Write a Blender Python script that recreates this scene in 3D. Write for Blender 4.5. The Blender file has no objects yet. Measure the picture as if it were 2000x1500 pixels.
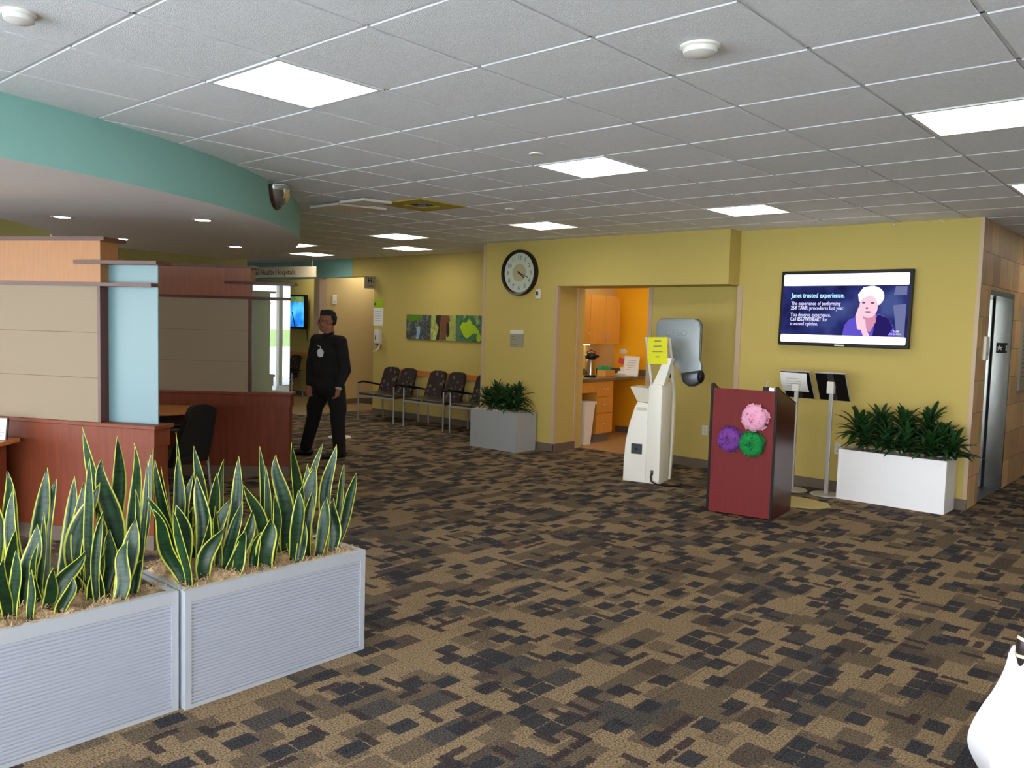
import bpy, bmesh, math, random
from mathutils import Matrix, Vector
random.seed(7)
PI = math.pi
SC = bpy.context.scene
COL = SC.collection

# ------------------------------------------------------------------ camera
EYE = Vector((0.0, 0.0, 1.625))
cam_data = bpy.data.cameras.new('camera')
cam = bpy.data.objects.new('camera', cam_data)
COL.objects.link(cam)
SC.camera = cam
F_PX = 1615.41                      # focal length in pixels of the 2000 px wide frame
cam_data.sensor_fit = 'HORIZONTAL'
cam_data.sensor_width = 36.0
cam_data.lens = 36.0 * F_PX / 2000.0
cam_data.clip_start = 0.05
cam_data.clip_end = 400
YAW, PITCH, ROLL = math.radians(41.21535), math.radians(-4.05416), math.radians(1.60144)
fw = Vector((-math.sin(YAW) * math.cos(PITCH), math.cos(YAW) * math.cos(PITCH), math.sin(PITCH)))
rt = Vector((math.cos(YAW), math.sin(YAW), 0)); up = rt.cross(fw)
r2 = math.cos(ROLL) * rt + math.sin(ROLL) * up
u2 = -math.sin(ROLL) * rt + math.cos(ROLL) * up
cam.matrix_world = Matrix(((r2.x, u2.x, -fw.x, EYE.x), (r2.y, u2.y, -fw.y, EYE.y), (r2.z, u2.z, -fw.z, EYE.z), (0, 0, 0, 1)))

# ------------------------------------------------------------------ sky, exposure
SC.view_settings.view_transform = 'Standard'
SC.view_settings.look = 'None'
SC.view_settings.gamma = 1.0
SC.view_settings.use_curve_mapping = False
SC.view_settings.exposure = 0.44
LAMP_STRENGTH = 7.5
SKY_STRENGTH = 7.0
world = bpy.data.worlds.new('overcast_sky'); SC.world = world
world.use_nodes = True
wn = world.node_tree; bg = wn.nodes['Background']
tc = wn.nodes.new('ShaderNodeTexCoord'); sp = wn.nodes.new('ShaderNodeSeparateXYZ')
cr = wn.nodes.new('ShaderNodeValToRGB')
wn.links.new(tc.outputs['Generated'], sp.inputs[0]); wn.links.new(sp.outputs['Z'], cr.inputs[0])
cr.color_ramp.elements[0].position = 0.0; cr.color_ramp.elements[0].color = (0.90, 0.94, 1.0, 1)
cr.color_ramp.elements[1].position = 0.6; cr.color_ramp.elements[1].color = (0.78, 0.87, 1.0, 1)
wn.links.new(cr.outputs[0], bg.inputs[0]); bg.inputs[1].default_value = SKY_STRENGTH

sun_data = bpy.data.lights.new('sun', 'SUN'); sun_data.energy = 26.0; sun_data.angle = math.radians(6); sun_data.color = (1.0, 0.99, 0.97)
sun = bpy.data.objects.new('sun', sun_data); COL.objects.link(sun)
sun.rotation_euler = (math.radians(-48), 0, math.radians(12))      # from behind the building: lights the added bounce ground, not the lobby

# ------------------------------------------------------------------ helpers
def lin(c):
    c = c / 255.0
    return c / 12.92 if c <= 0.04045 else ((c + 0.055) / 1.055) ** 2.4
def rgb(t): return (lin(t[0]), lin(t[1]), lin(t[2]), 1.0)
MATS = {}
def mat(name, color, rough=0.6, metal=0.0, spec=0.5, emit=0.0, noise=0.0, nscale=8.0, stretch=None, bump=0.0, bscale=200.0, alpha=1.0, trans=0.0, coat=0.0):
    m = bpy.data.materials.new(name); m.use_nodes = True
    nt = m.node_tree; b = nt.nodes['Principled BSDF']
    c = rgb(color)
    b.inputs['Base Color'].default_value = c
    b.inputs['Roughness'].default_value = rough
    b.inputs['Metallic'].default_value = metal
    b.inputs['Specular IOR Level'].default_value = spec
    b.inputs['Coat Weight'].default_value = coat
    b.inputs['Transmission Weight'].default_value = trans
    b.inputs['Alpha'].default_value = alpha
    if emit:
        b.inputs['Emission Color'].default_value = c; b.inputs['Emission Strength'].default_value = emit
    if noise or bump:
        t = nt.nodes.new('ShaderNodeTexCoord')
    if noise:
        mp = nt.nodes.new('ShaderNodeMapping'); n = nt.nodes.new('ShaderNodeTexNoise')
        nt.links.new(t.outputs['Object'], mp.inputs[0])
        if stretch: mp.inputs['Scale'].default_value = stretch
        nt.links.new(mp.outputs[0], n.inputs['Vector']); n.inputs['Scale'].default_value = nscale; n.inputs['Detail'].default_value = 4
        r = nt.nodes.new('ShaderNodeValToRGB')
        r.color_ramp.elements[0].position = 0.3; r.color_ramp.elements[1].position = 0.7
        r.color_ramp.elements[0].color = tuple(x * (1 - noise) for x in c[:3]) + (1,)
        r.color_ramp.elements[1].color = tuple(min(1, x * (1 + noise * .6)) for x in c[:3]) + (1,)
        nt.links.new(n.outputs['Fac'], r.inputs[0]); nt.links.new(r.outputs[0], b.inputs['Base Color'])
    if bump:
        n2 = nt.nodes.new('ShaderNodeTexNoise'); n2.inputs['Scale'].default_value = bscale
        nt.links.new(t.outputs['Object'], n2.inputs['Vector'])
        bp = nt.nodes.new('ShaderNodeBump'); bp.inputs['Strength'].default_value = bump; bp.inputs['Distance'].default_value = 0.01
        nt.links.new(n2.outputs['Fac'], bp.inputs['Height']); nt.links.new(bp.outputs[0], b.inputs['Normal'])
    MATS[name] = m
    return m

class MB:
    """collects shapes; build() links them as ONE mesh object"""
    def __init__(s): s.bm = bmesh.new(); s.M = Matrix.Identity(4); s.uv = None
    def _x(s, vs):
        for v in vs: v.co = s.M @ v.co
    def box(s, x0, x1, y0, y1, z0, z1, bev=0.0, seg=2):
        r = bmesh.ops.create_cube(s.bm, size=1.0)['verts']
        for v in r:
            v.co = Vector(((x0 + x1) / 2 + v.co.x * (x1 - x0), (y0 + y1) / 2 + v.co.y * (y1 - y0), (z0 + z1) / 2 + v.co.z * (z1 - z0)))
        if bev:
            es = list({e for v in r for e in v.link_edges})
            g = bmesh.ops.bevel(s.bm, geom=es, offset=bev, segments=seg, profile=0.5, affect='EDGES')
            r = list({v for f in g['faces'] for v in f.verts} | {v for v in r if v.is_valid})
            fs = {f for v in r for f in v.link_faces}; r = list({v for f in fs for v in f.verts})
        s._x(r); return s
    def cyl(s, p0, p1, r0, r1=None, seg=20):
        r1 = r0 if r1 is None else r1
        p0 = Vector(p0); p1 = Vector(p1); d = p1 - p0
        q = d.to_track_quat('Z', 'Y').to_matrix().to_4x4()
        g = bmesh.ops.create_cone(s.bm, cap_ends=True, segments=seg, radius1=r0, radius2=r1, depth=d.length)['verts']
        T = Matrix.Translation((p0 + p1) / 2) @ q
        for v in g: v.co = T @ v.co
        s._x(g); return s
    def tube(s, pts, r, seg=10, closed=False):
        pts = [Vector(p) for p in pts]; n = len(pts); rings = []; pn = None
        for i, p in enumerate(pts):
            a = pts[i - 1] if (i or closed) else pts[0]; b = pts[(i + 1) % n] if (i < n - 1 or closed) else pts[-1]
            t = (b - a).normalized()
            if pn is None:
                pn = t.orthogonal().normalized()
            pn = (pn - t * pn.dot(t)).normalized(); bn = t.cross(pn)
            rr = r[i] if isinstance(r, (list, tuple)) else r
            rings.append([s.bm.verts.new(s.M @ (p + rr * (math.cos(2 * PI * k / seg) * pn + math.sin(2 * PI * k / seg) * bn))) for k in range(seg)])
        m = n if closed else n - 1
        for i in range(m):
            A, B = rings[i], rings[(i + 1) % n]
            for k in range(seg): s.bm.faces.new((A[k], A[(k + 1) % seg], B[(k + 1) % seg], B[k]))
        if not closed:
            s.bm.faces.new(rings[0][::-1]); s.bm.faces.new(rings[-1])
        return s
    def prism(s, poly, lo, hi, plane='xz', bev=0.0):
        """poly extruded along the axis missing from plane"""
        def P(a, b, c):
            return {'xz': (a, c, b), 'yz': (c, a, b), 'xy': (a, b, c)}[plane]
        A = [s.bm.verts.new(P(a, b, lo)) for a, b in poly]; B = [s.bm.verts.new(P(a, b, hi)) for a, b in poly]
        n = len(poly); fs = [s.bm.faces.new(A), s.bm.faces.new(B[::-1])]
        for i in range(n): fs.append(s.bm.faces.new((A[i], B[i], B[(i + 1) % n], A[(i + 1) % n])))
        vs = A + B
        if bev:
            es = list({e for f in fs[:2] for e in f.edges})
            g = bmesh.ops.bevel(s.bm, geom=es, offset=bev, segments=3, profile=0.5, affect='EDGES')
            v0 = [v for v in vs if v.is_valid] + [v for f in g['faces'] for v in f.verts]
            ff = {f for v in v0 for f in v.link_faces}; vs = list({v for f in ff for v in f.verts})
        s._x(vs); return s
    def lathe(s, prof, seg=32, ang=2 * PI):
        rings = []
        full = abs(ang - 2 * PI) < 1e-6
        n = seg if full else seg + 1
        for r, z in prof:
            rings.append([s.bm.verts.new(s.M @ Vector((r * math.cos(ang * k / seg), r * math.sin(ang * k / seg), z))) for k in range(n)])
        for i in range(len(prof) - 1):
            for k in range(seg):
                k2 = (k + 1) % n
                if prof[i][0] < 1e-7 and prof[i + 1][0] < 1e-7: continue
                s.bm.faces.new((rings[i][k], rings[i][k2], rings[i + 1][k2], rings[i + 1][k]))
        return s
    def ball(s, c, r, seg=16, rings=10):
        g = bmesh.ops.create_uvsphere(s.bm, u_segments=seg, v_segments=rings, radius=1.0)['verts']
        rx, ry, rz = (r, r, r) if not isinstance(r, (tuple, list)) else r
        for v in g: v.co = Vector((c[0] + v.co.x * rx, c[1] + v.co.y * ry, c[2] + v.co.z * rz))
        s._x(g); return s
    def poly(s, pts):
        s.bm.faces.new([s.bm.verts.new(s.M @ Vector(p)) for p in pts]); return s
    def build(s, name, material, parent=None, smooth=False, angle=40):
        bmesh.ops.remove_doubles(s.bm, verts=s.bm.verts, dist=1e-6)
        bmesh.ops.recalc_face_normals(s.bm, faces=s.bm.faces)
        me = bpy.data.meshes.new(name); s.bm.to_mesh(me); s.bm.free()
        if smooth:
            for p in me.polygons: p.use_smooth = True
            try: me.set_sharp_from_angle(angle=math.radians(angle))
            except Exception: pass
        if isinstance(material, str): material = MATS[material]
        me.materials.append(material)
        o = bpy.data.objects.new(name, me); COL.objects.link(o)
        if parent is not None: o.parent = parent
        return o

def tag(o, label=None, cat=None, group=None, kind=None):
    if label: o['label'] = label
    if cat: o['category'] = cat
    if group: o['group'] = group
    if kind: o['kind'] = kind
    return o
def thing(name, label, cat, loc=(0, 0, 0), rz=0.0, group=None):
    o = bpy.data.objects.new(name, None); COL.objects.link(o)
    o.empty_display_size = 0.1
    o.location = loc; o.rotation_euler = (0, 0, rz)
    return tag(o, label, cat, group)
def struct(name, mb, material, **k):
    return tag(mb.build(name, material, **k), kind='structure')
def sbox(name, material, *a, **k): return struct(name, MB().box(*a, **k), material)
def part(name, material, parent, *a, **k):
    return MB().box(*a, **k).build(name, material, parent)
def dup(root, loc=None, rz=None, label=None, group=None):
    r = root.copy(); COL.objects.link(r)
    if loc is not None: r.location = loc
    if rz is not None: r.rotation_euler = (0, 0, rz)
    if label: r['label'] = label
    if group: r['group'] = group
    for ch in list(root.children):
        c = ch.copy(); COL.objects.link(c); c.parent = r
        for g in list(ch.children):
            d = g.copy(); COL.objects.link(d); d.parent = c
    return r
def text_mesh(name, body, size, material, M, parent=None, extrude=0.0008, align='LEFT', bold=0.0, squash=1.0):
    cu = bpy.data.curves.new(name, 'FONT'); cu.body = body; cu.size = size; cu.extrude = extrude; cu.align_x = align
    cu.offset = bold; cu.resolution_u = 3
    ob = bpy.data.objects.new(name, cu); COL.objects.link(ob)
    dg = bpy.context.evaluated_depsgraph_get(); dg.update()
    me = bpy.data.meshes.new_from_object(ob.evaluated_get(dg))
    bpy.data.objects.remove(ob); 
    me.transform(M @ Matrix.Diagonal((squash, 1, 1, 1)))
    me.materials.clear(); me.materials.append(MATS[material] if isinstance(material, str) else material)
    o = bpy.data.objects.new(name, me); COL.objects.link(o)
    if parent is not None: o.parent = parent
    return o
def face_mat(x, y, z, rz=0.0):
    """text that stands upright and reads from the -y side"""
    return Matrix.Translation((x, y, z)) @ Matrix.Rotation(rz, 4, 'Z') @ Matrix.Rotation(PI / 2, 4, 'X')
def bez(a, b, c, n):
    a, b, c = Vector(a), Vector(b), Vector(c)
    return [(1 - t) ** 2 * a + 2 * t * (1 - t) * b + t * t * c for t in [i / n for i in range(n + 1)]]

# ------------------------------------------------------------------ materials
mat('yellow_paint', (199, 177, 98), 0.75, bump=0.05, bscale=300)
mat('beige_paint', (216, 188, 128), 0.75)
mat('olive_paint', (168, 156, 96), 0.75)
mat('orange_paint', (254, 184, 10), 0.7)
mat('teal_paint', (146, 196, 186), 0.75, bump=0.05, bscale=300)
mat('white_drywall', (226, 218, 208), 0.85)
mat('offwhite_wall', (200, 196, 184), 0.8)
mat('ceiling_tile', (238, 238, 236), 0.95, noise=0.05, nscale=60, bump=0.35, bscale=220)
mat('grid_metal', (226, 226, 224), 0.6)
mat('base_rubber', (112, 98, 84), 0.7)
mat('corner_guard', (196, 170, 140), 0.5)
mat('rail_orange', (196, 124, 56), 0.5)
mat('kitchen_floor', (176, 142, 96), 0.45, noise=0.06, nscale=12)
mat('beige_tile', (160, 132, 88), 0.4, noise=0.08, nscale=6)
mat('red_wood', (124, 60, 36), 0.45, spec=0.3, noise=0.16, nscale=5, stretch=(6, 6, 0.6))
mat('dark_wood', (88, 46, 36), 0.35, noise=0.12, nscale=6, stretch=(1, 6, 6))
mat('maple_wood', (166, 112, 62), 0.45, noise=0.1, nscale=7, stretch=(9, 9, 0.7))
mat('maple_shaded', (144, 88, 60), 0.42, noise=0.12, nscale=6, stretch=(6, 6, 0.6))  # maple of the far partition header, its shade painted into the colour
mat('counter_wood', (200, 130, 68), 0.4, noise=0.1, nscale=6, stretch=(1, 8, 1))
mat('cabinet_wood', (214, 154, 66), 0.42, noise=0.06, nscale=5, stretch=(8, 8, 0.6))
mat('panel_fabric', (150, 134, 112), 0.95, noise=0.05, nscale=300, bump=0.1, bscale=900)
mat('frost_glass', (104, 134, 138), 0.35, spec=0.6)
mat('silver_paint', (196, 201, 208), 0.45, metal=0.25)
mat('silver_ridges', (198, 203, 214), 0.42, metal=0.25)
mat('white_metal', (254, 254, 255), 0.3, spec=0.9)
mat('grey_metal', (172, 174, 174), 0.45, metal=0.1)
mat('steel', (172, 172, 170), 0.2, metal=1.0)
mat('chrome', (215, 215, 215), 0.15, metal=1.0)
mat('alu', (190, 188, 182), 0.4, metal=0.4)
mat('black_plastic', (14, 14, 16), 0.45, spec=0.3)
mat('black_matte', (14, 14, 15), 0.8)
mat('dark_grey', (52, 52, 54), 0.5)
mat('mid_grey', (120, 120, 118), 0.6)
mat('seam_grey', (120, 104, 86), 0.9)
mat('white_plastic', (226, 222, 212), 0.4)
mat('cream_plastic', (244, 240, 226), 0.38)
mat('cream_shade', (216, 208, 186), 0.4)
mat('white_paper', (236, 236, 232), 0.8)
mat('ink', (70, 72, 76), 0.8)
mat('light_ink', (168, 168, 166), 0.8)
mat('yellow_paper', (236, 232, 20), 0.7)
mat('lime', (166, 196, 20), 0.6)
mat('grey_plate', (158, 150, 132), 0.6)
mat('monitor_silver', (150, 158, 162), 0.42, metal=0.45)
mat('monitor_dark', (84, 88, 94), 0.3, metal=0.6)
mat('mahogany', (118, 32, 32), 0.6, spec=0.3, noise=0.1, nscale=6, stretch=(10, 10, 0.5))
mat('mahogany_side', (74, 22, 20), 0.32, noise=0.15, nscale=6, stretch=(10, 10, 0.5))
mat('edge_black', (22, 17, 17), 0.5, spec=0.25)
mat('pink_tissue', (240, 176, 204), 0.9)
mat('purple_tissue', (120, 60, 150), 0.85)
mat('green_tissue', (12, 140, 64), 0.85)
mat('moss_beige', (196, 168, 130), 1.0, noise=0.45, nscale=30)
mat('moss_pale', (196, 190, 168), 1.0, noise=0.35, nscale=30)
mat('bark', (84, 66, 42), 0.9)
mat('chair_fabric', (44, 34, 30), 0.9)
mat('seat_vinyl', (64, 56, 46), 0.3, coat=0.2)
mat('chair_metal', (172, 172, 168), 0.35, metal=0.7)
mat('granite', (118, 104, 84), 0.3, noise=0.3, nscale=90)
mat('green_box', (30, 150, 96), 0.6)
mat('pink_note', (236, 90, 120), 0.7)
mat('cup_box', (206, 150, 70), 0.6)
mat('skin', (150, 96, 70), 0.6)
mat('hair', (14, 11, 10), 0.7, bump=0.4, bscale=150)
mat('cloth_black', (13, 13, 15), 0.9, bump=0.15, bscale=60)
mat('trouser_black', (11, 11, 12), 0.92, bump=0.15, bscale=50)
mat('shoe_black', (16, 12, 11), 0.5)
mat('badge_white', (225, 228, 228), 0.6)
mat('cuff_grey', (170, 176, 186), 0.8)
mat('bag_white', (240, 240, 242), 0.6)
mat('horn_brown', (52, 42, 40), 0.35)
mat('horn_cream', (228, 222, 190), 0.4)
mat('smoke_white', (206, 202, 190), 0.5)
mat('grass', (120, 150, 86), 0.95, noise=0.25, nscale=0.6)
mat('concrete', (210, 213, 218), 0.9, noise=0.04, nscale=1.5)
mat('mat_beige', (190, 170, 112), 0.6)
mat('clock_face', (196, 202, 186), 0.5)
mat('clock_center', (176, 164, 128), 0.6)
mat('clock_rim', (24, 13, 11), 0.25)
mat('clock_ink', (120, 132, 122), 0.6)
mat('sign_cream', (222, 206, 176), 0.5)
mat('sign_ink', (120, 112, 100), 0.6)
mat('mirror_glass', (190, 196, 198), 0.12, metal=0.9)
mat('mirror_rim', (64, 36, 30), 0.35)
mat('grille_yellow', (186, 164, 60), 0.7)
mat('trunk_bark', (70, 60, 50), 0.9)

def emission(name, col, strength):
    m = bpy.data.materials.new(name); m.use_nodes = True; nt = m.node_tree
    nt.nodes.remove(nt.nodes['Principled BSDF'])
    e = nt.nodes.new('ShaderNodeEmission'); e.inputs[0].default_value = col; e.inputs[1].default_value = strength
    nt.links.new(e.outputs[0], nt.nodes['Material Output'].inputs[0]); MATS[name] = m; return m
emission('lamp_panel', (1.0, 0.92, 0.79, 1), LAMP_STRENGTH)
emission('downlight', (1.0, 0.86, 0.66, 1), 40.0)
emission('undercab', (1.0, 0.85, 0.6, 1), 9.0)
for nm, c, s in (('scr_white', (250, 250, 255), 1.6), ('scr_cyan', (170, 225, 255), 1.1), ('scr_text', (215, 215, 250), 1.0), ('scr_hair', (238, 232, 252), 1.1),
                 ('scr_skin', (236, 190, 205), 0.95), ('scr_skin2', (206, 140, 168), 0.85), ('scr_purple', (92, 78, 190), 0.9), ('scr_purple2', (40, 30, 96), 0.8), ('scr_blue_shape', (110, 116, 160), 0.8), ('scr_dark_mark', (90, 50, 90), 0.8)):
    emission(nm, rgb(c), s)

# glass of the second desk partition and the lobby windows
def glass_panel_mat(name, tint, mixf, rough=0.0):
    m = bpy.data.materials.new(name); m.use_nodes = True; nt = m.node_tree; b = nt.nodes['Principled BSDF']
    b.inputs['Base Color'].default_value = rgb(tint); b.inputs['Roughness'].default_value = 0.7; b.inputs['Specular IOR Level'].default_value = 0.2
    g = nt.nodes.new('ShaderNodeBsdfGlossy'); g.inputs['Roughness'].default_value = rough; g.inputs['Color'].default_value = (1, 1, 1, 1)
    fr = nt.nodes.new('ShaderNodeFresnel'); fr.inputs['IOR'].default_value = 1.5
    ad = nt.nodes.new('ShaderNodeMath'); ad.operation = 'ADD'; ad.inputs[1].default_value = mixf
    mx = nt.nodes.new('ShaderNodeMixShader'); nt.links.new(fr.outputs[0], ad.inputs[0]); nt.links.new(ad.outputs[0], mx.inputs[0])
    nt.links.new(b.outputs[0], mx.inputs[1]); nt.links.new(g.outputs[0], mx.inputs[2]); nt.links.new(mx.outputs[0], nt.nodes['Material Output'].inputs[0])
    MATS[name] = m; return m
glass_panel_mat('glass_green', (150, 154, 120), 0.12)
glass_panel_mat('glass_blue', (166, 200, 204), 0.02, rough=0.12)

# carpet: tiles of small woven rectangles
def carpet():
    m = bpy.data.materials.new('carpet'); m.use_nodes = True; nt = m.node_tree; N = nt.nodes; Lk = nt.links; b = N['Principled BSDF']
    b.inputs['Roughness'].default_value = 1.0; b.inputs['Specular IOR Level'].default_value = 0.1
    def math_(op, a=None, c=None, clamp=False):
        n = N.new('ShaderNodeMath'); n.operation = op; n.use_clamp = clamp
        for i, v in enumerate((a, c)):
            if v is None: continue
            if isinstance(v, (int, float)): n.inputs[i].default_value = v
            else: Lk.new(v, n.inputs[i])
        return n.outputs[0]
    def vm(op, a, c=None):
        n = N.new('ShaderNodeVectorMath'); n.operation = op
        Lk.new(a, n.inputs[0])
        if c is not None:
            if isinstance(c, tuple): n.inputs[1].default_value = c
            else: Lk.new(c, n.inputs[1])
        return n.outputs[0]
    PX, PY = 0.61, 0.61
    g = N.new('ShaderNodeNewGeometry'); pos = g.outputs['Position']
    fz = N.new('ShaderNodeTexNoise'); fz.inputs['Scale'].default_value = 75; fz.inputs['Detail'].default_value = 2; Lk.new(pos, fz.inputs['Vector'])
    off = vm('SCALE', vm('SUBTRACT', fz.outputs['Color'], (.5, .5, .5))); off.node.inputs['Scale'].default_value = 0.026
    p = vm('ADD', pos, off)
    sx = N.new('ShaderNodeSeparateXYZ'); Lk.new(p, sx.inputs[0])
    col = math_('FLOOR', math_('DIVIDE', sx.outputs['X'], PX))
    wc = N.new('ShaderNodeTexWhiteNoise'); wc.noise_dimensions = '1D'; Lk.new(col, wc.inputs['W'])
    yy = math_('ADD', math_('DIVIDE', sx.outputs['Y'], PY), math_('MULTIPLY', wc.outputs['Value'], 3.7))
    row = math_('FLOOR', yy)
    cb = N.new('ShaderNodeCombineXYZ'); Lk.new(math_('DIVIDE', sx.outputs['X'], PX), cb.inputs[0]); Lk.new(yy, cb.inputs[1])
    base = cb.outputs[0]
    rnd = random.Random(21)
    light = rgb((128, 110, 86)); mid = rgb((100, 87, 72)); brown = rgb((82, 70, 62)); grey = rgb((70, 67, 66)); dark = rgb((50, 50, 55)); plum = rgb((60, 50, 50))
    light = rgb((132, 113, 88)); mid = rgb((98, 86, 71)); brown = rgb((82, 71, 62)); grey = rgb((74, 70, 67)); dark = rgb((50, 51, 56)); plum = rgb((58, 50, 52))
    def cells(wx, wy, seed, along='y'):
        """hashed blocks: columns wx wide, each shifted by its own amount; returns hash and in-cell coordinates"""
        a_, b_ = (sx.outputs['X'], sx.outputs['Y']) if along == 'y' else (sx.outputs['Y'], sx.outputs['X'])
        ua = math_('ADD', math_('DIVIDE', a_, wx), seed * 3.37); ci = math_('FLOOR', ua)
        w1 = N.new('ShaderNodeTexWhiteNoise'); w1.noise_dimensions = '1D'; Lk.new(math_('ADD', ci, seed * 17.0), w1.inputs['W'])
        vb = math_('ADD', math_('DIVIDE', b_, wy), math_('MULTIPLY', w1.outputs['Value'], 9.0)); cj = math_('FLOOR', vb)
        cc = N.new('ShaderNodeCombineXYZ'); Lk.new(ci, cc.inputs[0]); Lk.new(cj, cc.inputs[1]); cc.inputs[2].default_value = seed * 5.0
        w2 = N.new('ShaderNodeTexWhiteNoise'); w2.noise_dimensions = '3D'; Lk.new(cc.outputs[0], w2.inputs['Vector'])
        return w2.outputs['Value'], math_('FRACT', ua), math_('FRACT', vb)
    def mixc(fac, c0, c1):
        mx = N.new('ShaderNodeMix'); mx.data_type = 'RGBA'; Lk.new(fac, mx.inputs[0])
        for i, c in ((6, c0), (7, c1)):
            if isinstance(c, tuple): mx.inputs[i].default_value = c
            else: Lk.new(c, mx.inputs[i])
        return mx.outputs[2]
    def box_in(fa, fb, ma, mb_):
        return math_('MULTIPLY', math_('LESS_THAN', math_('ABSOLUTE', math_('SUBTRACT', fa, .5)), .5 - ma), math_('LESS_THAN', math_('ABSOLUTE', math_('SUBTRACT', fb, .5)), .5 - mb_))
    h1, _, _ = cells(.12, .185, 1)
    ramp = N.new('ShaderNodeValToRGB'); ramp.color_ramp.interpolation = 'CONSTANT'; e = ramp.color_ramp.elements; e[0].position = 0; e[0].color = light; e[1].position = .44; e[1].color = mid
    q = e.new(.68); q.color = light; q = e.new(.80); q.color = brown; q = e.new(.91); q.color = grey
    Lk.new(h1, ramp.inputs[0]); cur = ramp.outputs[0]
    h2, a2, b2 = cells(.16, .13, 2, 'x')
    cur = mixc(math_('MULTIPLY', math_('MULTIPLY', math_('GREATER_THAN', h2, .80), box_in(a2, b2, .07, .05)), .8), cur, mid)
    h3, a3, b3 = cells(.088, .125, 3)
    cur = mixc(math_('MULTIPLY', math_('MULTIPLY', math_('GREATER_THAN', h3, .78), box_in(a3, b3, .02, .03)), .93), cur, dark)
    h4, a4, b4 = cells(.10, .135, 4, 'x')
    cur = mixc(math_('MULTIPLY', math_('MULTIPLY', math_('GREATER_THAN', h4, .89), box_in(a4, b4, .30, .06)), .9), cur, plum)
    h5, a5, b5 = cells(.10, .13, 5)
    cur = mixc(math_('MULTIPLY', math_('MULTIPLY', math_('GREATER_THAN', h5, .89), box_in(a5, b5, .30, .05)), .9), cur, plum)
    # woven ribs inside some patches
    wv = math_('SINE', math_('MULTIPLY', sx.outputs['X'], 2 * PI / 0.019))
    big = N.new('ShaderNodeTexNoise'); big.inputs['Scale'].default_value = 2.3; Lk.new(pos, big.inputs['Vector'])
    rib = math_('MULTIPLY', math_('GREATER_THAN', big.outputs['Fac'], 0.6), math_('MULTIPLY', wv, 0.16))
    pile = N.new('ShaderNodeTexNoise'); pile.inputs['Scale'].default_value = 130; pile.inputs['Detail'].default_value = 3; Lk.new(pos, pile.inputs['Vector'])
    v = math_('ADD', math_('ADD', math_('MULTIPLY', math_('SUBTRACT', pile.outputs['Fac'], .5), 3.6), 1.0), rib)
    wn_ = N.new('ShaderNodeTexWhiteNoise'); wn_.noise_dimensions = '2D'; c2 = N.new('ShaderNodeCombineXYZ'); Lk.new(col, c2.inputs[0]); Lk.new(row, c2.inputs[1]); Lk.new(c2.outputs[0], wn_.inputs['Vector'])
    v = math_('MULTIPLY', v, math_('ADD', math_('MULTIPLY', wn_.outputs['Value'], 0.18), .91))
    fx = math_('FRACT', math_('DIVIDE', sx.outputs['X'], PX)); seam = math_('LESS_THAN', fx, 0.008)
    v = math_('MULTIPLY', v, math_('SUBTRACT', 1.0, math_('MULTIPLY', seam, .35)))
    fin = vm('SCALE', cur); Lk.new(v, fin.node.inputs['Scale']); Lk.new(fin, b.inputs['Base Color'])
    bp = N.new('ShaderNodeBump'); bp.inputs['Strength'].default_value = .5; bp.inputs['Distance'].default_value = .004; Lk.new(pile.outputs['Fac'], bp.inputs['Height']); Lk.new(bp.outputs[0], b.inputs['Normal'])
    MATS['carpet'] = m
carpet()

# tan stone tile of the elevator wall
def stone():
    m = bpy.data.materials.new('stone_tile'); m.use_nodes = True; nt = m.node_tree; N = nt.nodes; Lk = nt.links; b = N['Principled BSDF']
    g = N.new('ShaderNodeNewGeometry'); s = N.new('ShaderNodeSeparateXYZ'); c = N.new('ShaderNodeCombineXYZ'); Lk.new(g.outputs['Position'], s.inputs[0]); Lk.new(s.outputs['Y'], c.inputs[0]); Lk.new(s.outputs['Z'], c.inputs[1])
    br = N.new('ShaderNodeTexBrick'); Lk.new(c.outputs[0], br.inputs['Vector']); br.inputs['Scale'].default_value = 1.0
    br.offset = 0.5; br.inputs['Brick Width'].default_value = .305; br.inputs['Row Height'].default_value = .305; br.inputs['Mortar Size'].default_value = .003; br.inputs['Bias'].default_value = -.1
    br.inputs['Color1'].default_value = rgb((252, 206, 144)); br.inputs['Color2'].default_value = rgb((206, 160, 114)); br.inputs['Mortar'].default_value = rgb((120, 96, 70))
    n = N.new('ShaderNodeTexNoise'); n.inputs['Scale'].default_value = 5; n.inputs['Detail'].default_value = 5; Lk.new(g.outputs['Position'], n.inputs['Vector'])
    mx = N.new('ShaderNodeMix'); mx.data_type = 'RGBA'; mx.blend_type = 'MULTIPLY'; mx.inputs[0].default_value = .5; Lk.new(br.outputs[0], mx.inputs[6]); Lk.new(n.outputs['Color'], mx.inputs[7])
    Lk.new(mx.outputs[2], b.inputs['Base Color']); b.inputs['Roughness'].default_value = .5; MATS['stone_tile'] = m
stone()

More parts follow.
